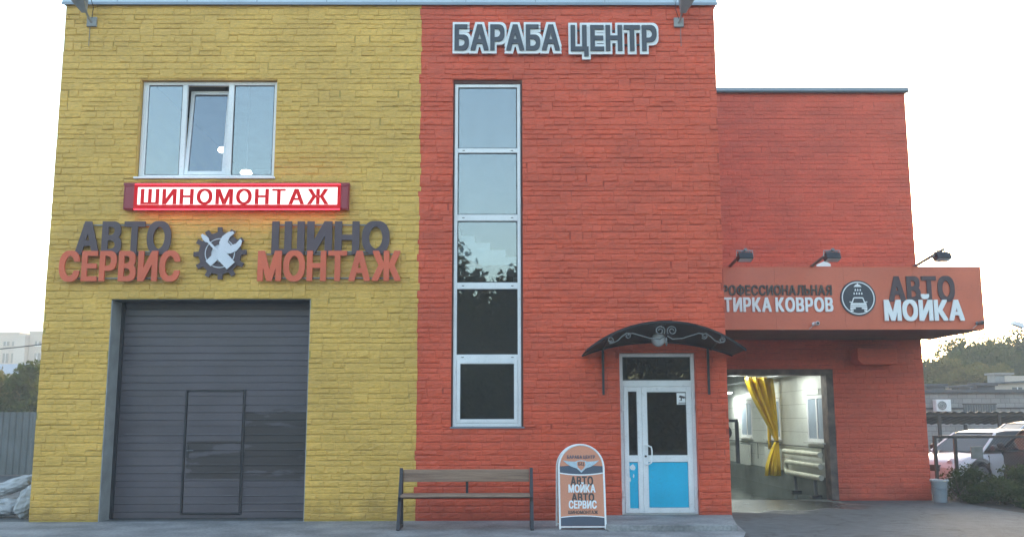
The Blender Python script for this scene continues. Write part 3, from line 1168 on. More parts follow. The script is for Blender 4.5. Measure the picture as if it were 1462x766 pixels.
hp.tube([(2.325, .056, 1.20), (2.325, .0, 1.20), (2.345, -.02, 1.195), (2.40, -.025, 1.17), (2.41, -.025, 1.12), (2.41, -.025, .96),
         (2.40, -.025, .92), (2.345, -.02, .89), (2.325, .0, .885), (2.325, .056, .885)], .013, 8)
hp.build('pull_handle', 'pvc_white', door, smooth=True)
MB().lathe([(.018, 0), (.018, .012), (.010, .014)], (2.318, .046, 1.02), 12, 'Y').build('lock_cylinder', 'steel_dark', door)
stk = MB().box(2.86, 3.05, .0835, .0855, 1.86, 2.05).build('notice_sticker', 'white_print', door)
q = MB()
q.prism([(2.895, 1.975), (2.99, 1.955), (3.00, 1.99), (2.91, 2.012)], .0808, .0834)
q.box(2.925, 2.945, .0808, .0834, 1.93, 1.968)
q.box(2.90, 2.945, .0808, .0834, 1.922, 1.931)
q.prism([(3.003, 1.95), (3.018, 1.945), (3.022, 1.985), (3.008, 1.99)], .0808, .0834)
q.box(2.885, 3.025, .0808, .0834, 1.885, 1.893)
q.box(2.885, 3.005, .0808, .0834, 1.870, 1.878)
q.build('camera_symbol', 'brown_print', door)
for a_, b_, c_, d_ in ((2.045, 2.16, .77, .90), (2.035, 2.075, .60, .70), (2.10, 2.13, .66, .74)):
    n_ = 9
    pl = [((a_ + b_) / 2 + (b_ - a_) / 2 * math.cos(t * 2 * math.pi / n_) * random.uniform(.55, 1),
           (c_ + d_) / 2 + (d_ - c_) / 2 * math.sin(t * 2 * math.pi / n_) * random.uniform(.55, 1)) for t in range(n_)]
    MB().prism(pl, .0762, .0778).build('torn_sticker', 'white_print', door)
rv = MB()
rv.box(1.885, 1.9045, -.024, .14, S, 2.722)
rv.box(3.1655, 3.175, -.024, .14, S, 2.722)
rv.box(1.885, 3.175, -.026, .14, 2.711, 2.727)
rv.build('reveal', 'red_paint', door)

# doorstep slab
tag(bevel(MB().prism_z([(1.50, -1.55), (3.40, -1.58), (3.68, -0.034), (1.50, -0.034)], 0.0, 0.09).build('doorstep', 'concrete'), .012),
    'low grey concrete doorstep slab below the white and blue door', 'step')

# ---- lettering on the front
def sgn(name, loc, label, cat='sign', group=None):
    return root(name, loc, label, cat, group)
s1 = sgn('channel_letter_sign', (0.9, 0, 7.9), 'navy letters with white outline reading БАРАБА ЦЕНТР high on red wall')
text('БАРАБА', -0.865, 0.965, 7.945, 8.415, -0.125, -0.098, 'letter_navy', s1, a=.044, b=.022, gap=.07,
     outline=(.082, .085, -.095, -.055, 'letter_white', 'letter_outline'))
text('ЦЕНТР', 1.155, 2.655, 7.935, 8.405, -0.125, -0.098, 'letter_navy', s1, a=.044, b=.022, gap=.07,
     outline=(.082, .085, -.095, -.055, 'letter_white', 'letter_outline'))
for a, b in ((-.85, .95), (1.2, 2.6)):
    for z in (8.06, 8.32):
        MB().box(a, b, -.054, -.034, z, z + .025).build('mounting_rail', 'steel_dark', s1)
s2 = sgn('channel_letter_sign', (-6.4, 0, 3.9), 'dark АВТО over red СЕРВИС letters left of the gear emblem')
text('АВТО', -7.20, -5.605, 4.365, 4.925, -.100, -.070, 'letter_plum', s2, a=.052, b=.022, gap=.07)
text('СЕРВИС', -7.43, -5.42, 3.905, 4.415, -.135, -.102, 'letter_red', s2, a=.052, b=.022, gap=.07)
for z, a, b in ((4.86, -7.1, -5.7), (4.40, -7.1, -5.7), (4.36, -7.35, -5.5), (3.955, -7.35, -5.5)):
    MB().box(a, b, -.066, -.042, z, z + .018).build('mounting_rail', 'steel_grey', s2)
s3 = sgn('channel_letter_sign', (-2.9, 0, 3.9), 'dark ШИНО over red МОНТАЖ letters right of the gear emblem')
text('ШИНО', -3.915, -1.935, 4.365, 4.925, -.100, -.070, 'letter_plum', s3, a=.052, b=.022, gap=.07)
text('МОНТАЖ', -4.125, -1.735, 3.905, 4.415, -.135, -.102, 'letter_red', s3, a=.052, b=.022, gap=.07)
for z, a, b in ((4.86, -3.8, -2.0), (4.40, -3.8, -2.0), (4.36, -4.0, -1.85), (3.955, -4.0, -1.85)):
    MB().box(a, b, -.066, -.042, z, z + .018).build('mounting_rail', 'steel_grey', s3)

# ---- gear emblem with crossed tools
ge = sgn('gear_emblem', (-4.78, 0, 3.95), 'dark gear emblem with crossed screwdriver and wrench between the letter signs', 'emblem')
gc = (-4.775, 4.385)
def loop_prism(outer, inner, y0, y1):
    """plate with one hole; outer and inner have the same count"""
    n = len(outer)
    V = [(x, y0, z) for x, z in outer] + [(x, y0, z) for x, z in inner] + [(x, y1, z) for x, z in outer] + [(x, y1, z) for x, z in inner]
    F = []
    for k in range(n):
        j = (k + 1) % n
        F += [(k, j, n + j, n + k), (2 * n + j, 2 * n + k, 3 * n + k, 3 * n + j), (j, k, 2 * n + k, 2 * n + j), (n + k, n + j, 3 * n + j, 3 * n + k)]
    return MB().add(V, F)
T = 12
go, gi = [], []
for t in range(T):
    for da, rr in ((-.36, .355), (-.21, .362), (-.17, .445), (.17, .445), (.21, .362), (.36, .355)):
        an = 2 * math.pi * (t + .08 + da) / T + math.pi / 2
        go.append((gc[0] + rr * math.cos(an), gc[1] + rr * math.sin(an)))
        gi.append((gc[0] + .15 * math.cos(an), gc[1] + .15 * math.sin(an)))
loop_prism(go, gi, -.085, -.05).build('gear', 'letter_plum', ge)
def circ(r, n=48, c=gc):
    return [(c[0] + r * math.cos(2 * math.pi * k / n), c[1] + r * math.sin(2 * math.pi * k / n)) for k in range(n)]
loop_prism(circ(.252), circ(.238), -.092, -.086).build('gear_ring', 'tool_silver', ge)
MB().prism(circ(.15), -.075, -.052).build('hub_disc', 'tool_silver', ge)
def rotp(pts, ang, c, s=1.0):
    ca, sa = math.cos(ang), math.sin(ang)
    return [(c[0] + s * (x * ca - y * sa), c[1] + s * (x * sa + y * ca)) for x, y in pts]
# wrench along its own +y, head at the top; leans right
wr = [(-.065, -.25), (.065, -.25), (.075, .10), (.15, .16), (.19, .27), (.175, .40), (.125, .47), (.075, .47), (.085, .36), (.045, .27), (-.045, .27),
      (-.085, .36), (-.075, .47), (-.125, .47), (-.175, .40), (-.19, .27), (-.15, .16), (-.075, .10)]
MB().prism(rotp(wr, -R(45), (gc[0] - .02, gc[1] - .02), .92), -.112, -.093).build('wrench', 'tool_silver', ge)
sdv = [(-.085, -.28), (.085, -.28), (.09, -.02), (.055, .03), (.02, .045), (.02, .28), (.042, .31), (.042, .36), (.018, .44), (-.018, .44), (-.042, .36), (-.042, .31),
       (-.02, .28), (-.02, .045), (-.055, .03), (-.09, -.02)]
MB().prism(rotp(sdv, R(44), (gc[0] + .005, gc[1] - .015), 1.02), -.132, -.114).build('screwdriver', 'tool_silver', ge)
MB().box(gc[0] - .35, gc[0] + .35, -.049, -.034, gc[1] - .01, gc[1] + .01).build('mounting_rail', 'steel_grey', ge)

# ---- lit running-text sign
led = sgn('led_sign', (-4.53, 0, 5.11), 'glowing red LED box reading ШИНОМОНТАЖ under the wide window')
lx0, lx1, lz0, lz1 = -6.42, -2.635, 5.125, 5.535
ring(lx0, lx1, lz0, lz1, .028, -.15, -.034).build('housing', 'led_halo_box', led)
MB().box(lx0 + .028, lx1 - .028, -.146, -.036, lz0 + .028, lz1 - .028).build('led_panel', 'led_halo_dim', led)
MB().box(lx0 + .19, lx1 - .13, -.192, -.1510, lz0 - .004, lz1 + .002).build('added_glow_cover', 'led_red', led)  # added glowing cover, its sides redden the wall like a halo
MB().box(-6.165, -2.815, -.197, -.1935, 5.192, 5.488).build('lit_field', 'led_white', led)
text('ШИНОМОНТАЖ', -6.115, -2.96, 5.194, 5.462, -.204, -.1985, 'led_red', led, a=.040, b=.012, gap=.14)
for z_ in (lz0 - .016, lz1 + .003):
    MB().box(lx0 + .20, lx1 - .14, -.188, -.156, z_, z_ + .011).build('added_spill_strip', 'led_spill', led)  # added strips, spill red light onto the wall above and below
MB().box(lx0 - .01, lx1 + .01, -.15, -.034, lz1 + .001, lz1 + .045).build('top_flange', 'led_halo_box', led)
for k in range(5):
    x = lx0 + .3 + k * .78
    MB().lathe([(.014, 0), (.014, .008)], (x, -.158, lz1 + .022), 8, 'Y').build('bolt', 'steel_dark', led)

# ================================================================== CAR WASH WING
WY, WX1, WZ = 3.80, 8.61, 8.55
WASH = root('car_wash_building', (6.2, 8, 0), 'red painted car wash wing set back to the right of the main block', 'building')
H_BAY = (4.15, 6.60, 0.0, 2.53)
ww = wall_boxes(XR + .001, WX1, 0, WZ, WY, WY + .30, [H_BAY]).build('front_wall', 'red_joint', WASH)
ws = stones(XR + .03, WX1, WZ - .01, [(4.15, 6.60, -1, 2.53), (XR, 8.70, 3.24, 4.34), (6.60, 6.73, -1, 2.63), (4.15, 6.73, 2.52, 2.63)], 7, base=3)
lay(ws, WY, 'red_paint_side', ww, 300, 23, depth=0.014)
MB().box(WX1 - .3, WX1, WY + .30, 16, 0, WZ).build('side_wall', 'red_paint_side', WASH)
MB().box(XR + .001, WX1, 16.001, 16.3, 0, WZ).build('rear_wall', 'red_paint_side', WASH)
MB().box(XR + .001, WX1, WY + .30, 16, WZ - .3, WZ - .02).build('roof', 'roof_felt', WASH)
cp2 = MB().box(XR + .06, WX1 + .06, WY - .09, WY + .5, WZ, WZ + .085).build('coping', 'coping_dark', WASH)
MB().box(XR + .06, WX1 + .062, WY - .10, WY - .0905, WZ - .03, WZ + .01).build('drip_edge', 'steel_dark', cp2)
jb = MB()
jb.box(6.590, 6.73, WY - .035, WY - .001, 0.01, 2.53)
jb.box(6.590, 6.5995, WY - .001, WY + .31, 0.01, 2.52)
jb.box(4.15, 6.73, WY - .036, WY - .001, 2.515, 2.63)
jb.box(4.15, 6.59, WY - .001, WY + .31, 2.515, 2.529)
jb.build('bay_frame', 'frame_stained', WASH)
vb = MB()
vb.prism([(7.10, 2.80), (7.19, 2.70), (7.90, 2.70), (7.90, 3.01), (7.10, 3.03)], WY - .48, WY - .02)
bevel(vb.build('vent_box', 'red_paint_side', WASH), .015)
# the bay inside
MB().box(3.70, 6.62, WY + .30, 15.99, -.05, .006).build('bay_floor', 'wet_floor', WASH)
rwall = MB().box(6.64, 6.80, WY + .30, 15.99, 0, 2.9).build('bay_wall', 'tile_joint', WASH)
MB().box(3.70, 3.78, WY + .30, 15.99, 0, 2.9).build('bay_wall', 'tile_white', WASH)
MB().box(3.79, 6.63, 15.85, 15.98, 0, 2.9).build('bay_wall', 'tile_white', WASH)
MB().box(3.70, 6.80, WY + .30, 15.99, 2.90, 3.0).build('bay_ceiling', 'tile_white', WASH)
MB().box(6.612, 6.639, WY + .31, 15.8, .006, .42).build('dado', 'dado_grey', WASH)
wins = [(4.05, 5.25), (7.35, 8.60), (10.05, 11.25)]
tl = {}
for k in range(17):
    for j in range(8):
        ya = WY + .32 + k * .60 + (0.3 if j % 2 else 0)
        za = .43 + j * .305
        for y0_, y1_, z0_, z1_ in cut((ya, ya + .592, za, za + .297), [(a - .01, b + .01, 1.12, 2.14) for a, b in wins]):
            if y1_ - y0_ < .03 or z1_ - z0_ < .02 or y0_ > 14:
                continue
            key = (round(y1_ - y0_, 3), round(z1_ - z0_, 3))
            if key not in tl:
                tl[key] = MB().box(6.626, 6.641, 0, key[0], 0, key[1]).mesh('tile', 'tile_white')
            o = link('tile', tl[key], rwall)
            o.location = (0, y0_, z0_)
for a, b in wins:
    wf = MB()
    for c, d, e, f in ((a, a + .07, 1.14, 2.12), (b - .07, b, 1.14, 2.12), (a + .07, b - .07, 1.14, 1.21), (a + .07, b - .07, 2.05, 2.12), (a + .5, a + .58, 1.21, 2.05)):
        wf.box(6.618, 6.66, c, d, e, f)
    wf = wf.build('bay_window', 'pvc_white', WASH)
    MB().box(6.634, 6.640, a + .07, b - .07, 1.21, 2.05).build('pane', 'slate_blue', wf)
    MB().box(6.53, 6.624, a - .05, b + .05, 1.10, 1.135).build('sill', 'bushwhite', wf)
MB().tube([(6.60, WY + .4, 1.02), (6.60, 14, 1.02)], .014, 6).build('conduit', 'steel_grey', WASH)
MB().box(6.30, 6.60, WY + .5, 13, 2.60, 2.74).build('air_duct', 'galv', WASH)
MB().tube([(6.585, 9.4, 1.02), (6.585, 9.4, .62)], .010, 6).build('conduit', 'steel_grey', WASH)
# tube lamps in the bay (they are lit)
for k, (x, y, z, ry) in enumerate(((6.0, 5.0, 2.62, 0), (5.6, 7.6, 2.84, 0), (6.25, 11.4, 2.35, 0))):
    lab = ['lit tube lamp near the right jamb of the wash bay', 'lit tube lamp on the bay ceiling above the yellow curtain',
           'lit tube lamp deepest in the wash bay, left of the curtain'][k]
    t = root('tube_lamp', (x, y, z), lab, 'lamp', 'tube lamps in the wash bay', world_space=False)
    MB().box(-.07, .07, -.62, .62, .02, .055).build('housing', 'pvc_white', t)
    for s_ in (-.035, .035):
        MB().tube([(s_, -.58, 0), (s_, .58, 0)], .016, 8).build('tube', 'tube_light', t)
    la = bpy.data.lights.new('tube_glow', 'AREA')
    la.shape = 'RECTANGLE'
    la.size, la.size_y = .12, 1.1
    la.energy = [3.6, 5.5, 5.5][k]
    la.color = (.92, 1.0, .93)
    lo = bpy.data.objects.new('tube_glow', la)
    COL.objects.link(lo)
    lo.parent = t
    lo.location = (0, 0, -.03)
# heating pipes
ph = root('heating_pipes', (6.5, 5.2, 0.3), 'cream painted heating pipes along the wash bay wall', 'pipes')
for z, ye in ((.89, 6.7), (.655, 6.5), (.425, 6.5)):
    MB().tube([(6.50, WY + .31, z), (6.50, ye, z)], .058, 12).build('pipe', 'pipe_cream', ph, smooth=True)
MB().tube([(6.50, 6.5 + .115 * math.sin(t * math.pi / 8), .54 + .115 * math.cos(t * math.pi / 8)) for t in range(9)], .058, 12).build('pipe_bend', 'pipe_cream', ph, smooth=True)
for y in (4.5, 5.9):
    MB().box(6.47, 6.53, y, y + .05, .006, .37).build('bracket', 'steel_grey', ph)
    MB().box(6.40, 6.60, y - .06, y + .11, .006, .05).build('foot', 'steel_dark', ph)
# radiators
for k, y in enumerate((7.55, 10.1)):
    rd = root('radiator', (6.55, y, .42), ['white panel radiator behind the yellow curtain', 'white panel radiator deep in the wash bay'][k], 'radiator', 'wash bay radiators')
    for i in range(10):
        MB().box(6.50, 6.58, y + i * .09, y + i * .09 + .08, .42, .95, .01).build('rib', 'tile_white', rd)
    MB().tube([(6.54, y, .97), (6.54, y + .9, .97)], .015, 6).build('feed_pipe', 'steel_grey', rd)
# curtain: gathered tarpaulin
def curtain():
    t = root('curtain', (6.3, 7.3, .3), 'yellow tarpaulin curtain tied back in the wash bay', 'curtain')
    rows = []
    prof = [(2.62, 5.80, 6.45, .10), (2.45, 5.83, 6.47, .10), (2.2, 5.92, 6.49, .09), (1.9, 6.07, 6.51, .085), (1.6, 6.23, 6.53, .08), (1.35, 6.36, 6.54, .07),
            (1.16, 6.45, 6.54, .05), (1.10, 6.47, 6.54, .045), (1.02, 6.43, 6.55, .06), (.8, 6.33, 6.56, .08), (.55, 6.24, 6.57, .09), (.30, 6.20, 6.57, .09)]
    n = 90
    for z, a, b, am in prof:
        row = []
        for k in range(n + 1):
            u = k / n
            ph_ = 2 * math.pi * (5.0 * u + .22 * math.sin(7 * u + 1.0) + .12 * math.sin(17 * u)) + .5 * math.sin(2.2 * z)
            row.append((a + (b - a) * u + .01 * math.cos(ph_), 7.30 + am * (math.sin(ph_) + .35 * math.sin(2.3 * ph_ + 1)) + .03 * math.sin(u * 19 + z * 2), z))
        rows.append(row)
    V, F = [], []
    for row in rows:
        V += row
    for j in range(len(rows) - 1):
        for k in range(n):
            a = j * (n + 1) + k
            F.append((a, a + 1, a + n + 2, a + n + 1))
    o = MB().add(V, F).build('cloth', 'tarp_yellow', t, smooth=True)
    md = o.modifiers.new('thick', 'SOLIDIFY')
    md.thickness = .004
    q = []
    for k in range(60):
        u = k / 59
        q.append((6.44 + .11 * math.sin(u * 2 * math.pi), 7.30 + .10 * math.cos(u * 2 * math.pi), 1.10))
    MB().tube(q, .012, 6).build('tie', 'steel_dark', t)
    MB().tube([(4.0, 7.5, 2.66), (5.4, 7.36, 2.66), (6.62, 7.30, 2.66)], .018, 8).build('rail', 'galv', t)
    for k in range(9):
        x = 5.84 + k * .072
        MB().tube([(x, 7.30 + .025 * math.cos(a), 2.65 + .035 * math.sin(a)) for a in np.linspace(0, 5.5, 8)], .004, 5).build('ring', 'galv', t)
    # second half of the sheet hanging straight down the wall
    V, F = [], []
    n = 24
    for j, z in enumerate((2.6, 1.8, 1.15, 1.05, .9)):
        for k in range(n + 1):
            u = k / n
            V.append((6.44 + .13 * u * (1 if z > 1.3 else .6), 7.85 + .04 * math.sin(u * 22) + .25 * (1 - u) * 0, z))
    for j in range(4):
        for k in range(n):
            a = j * (n + 1) + k
            F.append((a, a + 1, a + n + 2, a + n + 1))
    o = MB().add(V, F).build('cloth', 'tarp_yellow', t, smooth=True)
    o.modifiers.new('thick', 'SOLIDIFY').thickness = .004
curtain()
hb = root('hose_bracket', (4.9, 4.3, .7), 'black metal hose bracket at the left side of the wash bay', 'bracket')
q = MB()
q.box(4.15, 4.86, 4.24, 4.29, 1.56, 1.62)
q.box(4.80, 4.87, 4.235, 4.295, .72, 1.565)
q.build('arm', 'steel_dark', hb)
MB().lathe([(.16, 0), (.16, .05), (.06, .05), (.06, .12), (.16, .12), (.16, .17)], (4.55, 4.18, 1.35), 18, 'Y').build('reel', 'steel_dark', hb)

# ---- orange fascia box over the bay
FX1, FY, FZ0, FZ1 = 8.755, 1.40, 3.222, 4.372
fas = root('fascia_sign', (6.2, 2.6, 3.22), 'orange box canopy sign АВТО МОЙКА over the wash bay', 'sign')
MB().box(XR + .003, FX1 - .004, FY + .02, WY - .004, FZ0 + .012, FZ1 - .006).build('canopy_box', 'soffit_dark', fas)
fp = MB()
nseg = 4
fe = [XR + .003, 4.95, 6.22, 7.49, FX1]
for k in range(4):
    MB().box(fe[k] + (.0 if k == 0 else .0015), fe[k + 1] - (.0 if k == 3 else .0015), FY, FY + .019, FZ0, FZ1).build('fascia_panel', 'fascia_orange', fas)
MB().box(FX1 - .0035, FX1 + .014, FY + .0205, WY - .004, FZ0, FZ1).build('fascia_panel', 'fascia_orange', fas)
MB().box(XR + .003, FX1 + .016, FY - .004, WY - .004, FZ1 - .0055, FZ1 + .012).build('top_flashing', 'letter_red', fas)
text('ПРОФЕССИОНАЛЬНАЯ', 3.85, 5.985, 3.852, 4.038, FY - .030, FY - .003, 'brown_print', fas, a=.034, b=.016, gap=.10)
text('СТИРКА КОВРОВ', 3.80, 5.995, 3.548, 3.812, FY - .030, FY - .003, 'letter_white', fas, a=.048, b=.022, gap=.09)
text('АВТО', 7.03, 8.245, 3.738, 4.200, FY - .026, FY - .003, 'letter_plum', fas, a=.055, b=.026, gap=.06)
text('МОЙКА', 6.915, 8.375, 3.378, 3.762, FY - .056, FY - .028, 'letter_white', fas, a=.055, b=.026, gap=.06)
ec = (6.462, 3.797)
MB().prism(circ(.325, 56, ec), FY - .020, FY - .003).build('emblem_disc', 'letter_navy', fas)
loop_prism(circ(.300, 56, ec), circ(.281, 56, ec), FY - .026, FY - .0205).build('emblem_ring', 'letter_white', fas)
ca = MB()
yA, yB = FY - .026, FY - .0205
def E_(x, z):
    return (ec[0] + x, ec[1] + z)
ca.prism([E_(-.075, .205), E_(.075, .205), E_(.04, .245), E_(.015, .25), E_(.012, .272), E_(-.012, .272), E_(-.015, .25), E_(-.04, .245)], yA, yB)
for x in (-.045, 0, .045):
    ca.prism([E_(x - .014, .135), E_(x, .128), E_(x + .014, .135), E_(x + .006, .17), E_(x - .006, .17)], yA, yB)
for x in (-.07, -.023, .023, .07):
    ca.prism([E_(x - .014, .07), E_(x, .063), E_(x + .014, .07), E_(x + .006, .105), E_(x - .006, .105)], yA, yB)
for p_ in ([(-.125, -.085), (-.105, -.085), (-.075, .0), (-.092, .006)], [(.125, -.085), (.092, .006), (.075, .0), (.105, -.085)],
           [(-.092, .006), (-.075, -.006), (.075, -.006), (.092, .006), (.075, .016), (-.075, .016)],
           [(-.165, -.075), (-.125, -.085), (-.118, -.068), (-.160, -.06)], [(.165, -.075), (.160, -.06), (.118, -.068), (.125, -.085)],
           [(-.15, -.13), (.15, -.13), (.14, -.09), (-.14, -.09)],
           [(-.155, -.165), (.155, -.165), (.15, -.138), (-.15, -.138)],
           [(-.155, -.215), (-.05, -.195), (-.06, -.172), (-.155, -.172)], [(.155, -.215), (.155, -.172), (.06, -.172), (.05, -.195)],
           [(-.15, -.245), (-.10, -.245), (-.10, -.215), (-.15, -.22)], [(.15, -.245), (.15, -.22), (.10, -.215), (.10, -.245)]):
    ca.prism([E_(*t) for t in p_], yA, yB)
ca.build('car_symbol', 'letter_white', fas)['kind'] = 'stuff'
wp = MB()
wp.prism([(5.76, 4.395), (6.02, 4.395), (6.02, 4.44), (5.92, 4.50), (5.76, 4.43)], 1.46, 1.50)
tag(wp.build('metal_plate', 'pvc_white'), 'small white plate standing on the fascia top beside the middle floodlight', 'plate')

# ---- floodlights on arms over the fascia
def floodlight(x, label):
    t = root('floodlight', (x, 1.5, 4.39), label, 'floodlight', 'floodlights over the orange fascia', world_space=False)
    MB().tube([(0, .10, -.015), (0, .0, .0), (0.01, -1.22, .115)], .028, 8).build('arm', 'steel_grey', t)
    MB().box(-.05, .05, -.03, .14, -.012, .0).build('base_plate', 'steel_grey', t)
    h = MB()
    h.prism_x([(-1.30, -.05), (-1.12, -.085), (-1.06, -.02), (-1.09, .05), (-1.24, .06)], -.125, .125)
    h = bevel(h.build('lamp_head', 'steel_dark', t), .012)
    MB().prism_x([(-1.275, -.062), (-1.128, -.091), (-1.124, -.083), (-1.27, -.054)], -.11, .11).build('lens', 'lamp_glass', h)
    for k in range(5):
        MB().box(-.10 + k * .045, -.085 + k * .045, -1.20, -1.10, .058, .085).build('cooling_fin', 'steel_grey', h)
    q = MB()
    q.tube([(-.14, -1.17, .0), (-.14, -1.17, .10), (.14, -1.17, .10), (.14, -1.17, .0)], .011, 6)
    q.build('yoke', 'galv', t)
    return t
floodlight(4.15, 'floodlight on arm over the fascia nearest the red wall')
floodlight(5.66, 'floodlight on arm over the fascia beside the white plate')
floodlight(7.57, 'floodlight on arm at the right end standing clear against the sky')
# ---- floodlights under the parapet
def eave_light(x, s, label):
    t = root('floodlight', (x, -.03, 8.47), label, 'floodlight', 'floodlights under the parapet', world_space=False)
    MB().box(-.085, .085, -.035, 0, -.07, .10, .006).build('wall_plate', 'plaster_grey', t)
    MB().tube([(0, -.03, 0), (s * .02, -.10, .05), (s * .03, -.36, .20)], .02, 8).build('arm', 'galv', t)
    h = MB()
    V = [(-.05, -.26, .07), (.05, -.26, .07), (.05, -.34, .13), (-.05, -.34, .13),
         (-.10, -.34, .40), (.26, -.34, .40), (.26, -.62, .34), (-.10, -.62, .34)]
    V = [(s * a + s * .03, b, c) for a, b, c in V]
    h.add(V, [(0, 1, 2, 3), (4, 5, 6, 7), (0, 1, 5, 4), (1, 2, 6, 5), (2, 3, 7, 6), (3, 0, 4, 7)])
    h = bevel(h.build('lamp_head', 'galv', t), .01)
    MB().tube([(s * -.09, -.42, .40), (s * -.09, -.20, .2), (0, -.03, .08)], .006, 5).build('cable', 'steel_dark', t)
    MB().tube([(s * .03, -.012, -.07), (s * .03, -.010, -.42)], .006, 5).build('cable', 'steel_grey', t)
eave_light(-7.20, -1, 'grey floodlight below the roof edge at the yellow corner')
eave_light(3.06, 1, 'grey floodlight below the roof edge at the red corner')
# ---- cameras on the fascia
def cctv(x, z, m1, label):
    t = root('security_camera', (x, FY, z), label, 'camera', 'security cameras on the fascia', world_space=False)
    MB().lathe([(.035, 0), (.035, -.02), (.012, -.03), (.012, -.07)], (0, 0, 0), 12, 'Y').build('mount', m1, t)
    MB().lathe([(.030, -.05), (.036, -.06), (.036, -.17), (.028, -.18)], (.02, 0, .0), 14, 'Y').build('barrel', m1, t)
    MB().lathe([(.022, -.181), (.022, -.186)], (.02, 0, .0), 14, 'Y').build('lens', 'car_glass', t)
    MB().tube([(0, -.02, -.01), (-.05, -.012, -.06), (-.09, -.01, -.09)], .006, 5).build('cable', 'bushwhite', t)
cctv(5.63, 3.325, 'pvc_white', 'small white security camera on the fascia below the carpet text')
cctv(8.62, 3.333, 'steel_grey', 'small dark security camera at the lower right fascia corner')

# ================================================================== DOOR CANOPY
cn = root('door_canopy', (2.53, -.5, 2.65), 'dark arched metal canopy with scrollwork over the entrance door', 'canopy')
cxm, w2, zb, rise = 2.53, 1.25, 2.70, .445
def arc_z(x):
    # circular arc through (-w2, zb), (0, zb + rise), (w2, zb)
    rr = (w2 * w2 + rise * rise) / (2 * rise)
    return zb + rise - rr + math.sqrt(max(0, rr * rr - (x - cxm) ** 2))
n = 32
up_ = [(cxm - w2 + 2 * w2 * k / n, arc_z(cxm - w2 + 2 * w2 * k / n)) for k in range(n + 1)]
V, F = [], []
for x, z in up_:
    zk = zb - .03 + (z - zb) * .50
    V += [(x, -1.02, z), (x, -.034, zk), (x, -1.02, z - .012), (x, -.034, zk - .012)]
for k in range(n):
    a, b = 4 * k, 4 * k + 4
    F += [(a, b, b + 1, a + 1), (a + 2, a + 3, b + 3, b + 2), (a, a + 2, b + 2, b), (a + 1, b + 1, b + 3, a + 3)]
F += [(0, 1, 3, 2), (4 * n, 4 * n + 2, 4 * n + 3, 4 * n + 1)]
MB().add(V, F).build('roof_sheet', 'canopy_brown', cn, smooth=True)
for y in (-1.0, -.06):
    MB().tube([(x, y, (z if y < -.5 else zb - .02 + (z - zb) * .51) - .026) for x, z in up_], .016, 8).build('arch_rib', 'steel_dark', cn, smooth=True)
for x in (cxm - .9, cxm, cxm + .9):
    MB().tube([(x, -1.0, arc_z(x) - .028), (x, -.04, zb - .03 + (arc_z(x) - zb) * .5 - .028)], .012, 6).build('purlin', 'steel_dark', cn)
for x in (1.63, 3.375):
    q = MB()
    q.box(x - .018, x + .018, -.070, -.034, 2.02, zb - .03 + (arc_z(x) - zb) * .5 - .02)
    q.build('bracket', 'steel_dark', cn)
def spiral(cx_, cz_, r0, r1, a0, turns, n=26):
    out = []
    for k in range(n + 1):
        u = k / n
        a = a0 + turns * 2 * math.pi * u
        r_ = r0 + (r1 - r0) * u
        out.append((cx_ + r_ * math.cos(a), -1.0, cz_ + r_ * math.sin(a)))
    return out
zs_ = 2.98
for s in (-1, 1):
    c1 = spiral(cxm + s * .095, 2.985, .020, .080, 0 if s > 0 else math.pi, s * 1.6)
    tail = [(cxm + s * t, -1.0, z) for t, z in ((.02, 2.90), (.10, 2.855), (.25, 2.865), (.40, 2.91), (.52, 2.945), (.60, 2.93))]
    MB().tube(c1, .0105, 6).build('scroll', 'iron_scroll', cn, smooth=True)
    MB().tube(tail, .0105, 6).build('scroll', 'iron_scroll', cn, smooth=True)
    MB().tube(spiral(cxm + s * .60, 2.905, .012, .05, 0, -s * 1.4), .009, 6).build('scroll', 'iron_scroll', cn, smooth=True)
    MB().tube([(cxm + s * t, -1.0, z) for t, z in ((.62, 2.945), (.70, 2.89), (.76, 2.83), (.84, 2.795), (.91, 2.82))], .0105, 6).build('scroll', 'iron_scroll', cn, smooth=True)
    MB().tube(spiral(cxm + s * .875, 2.84, .014, .055, 0, s * 1.3), .0105, 6).build('scroll', 'iron_scroll', cn, smooth=True)
MB().lathe([(.004, -.085), (.026, -.03), (.012, -.015), (.020, .02), (.006, .05)], (cxm, -1.0, 2.83), 10).build('finial', 'iron_scroll', cn, smooth=True)
lm = root('hanging_lamp', (2.50, -.45, 2.79), 'round grey lamp hanging under the door canopy', 'lamp')
MB().lathe([(.115, -.40), (.115, -.43), (.10, -.445)], (2.50, 0, 2.895), 24, 'Y').build('base', 'plaster_grey', lm)
MB().lathe([(.105, -.446), (.10, -.48), (.07, -.51), (.02, -.52)], (2.50, 0, 2.895), 24, 'Y').build('diffuser', 'lamp_glass', lm, smooth=True)
MB().box(2.48, 2.52, -.41, -.395, 2.93, 3.02).build('hanger', 'steel_dark', lm)

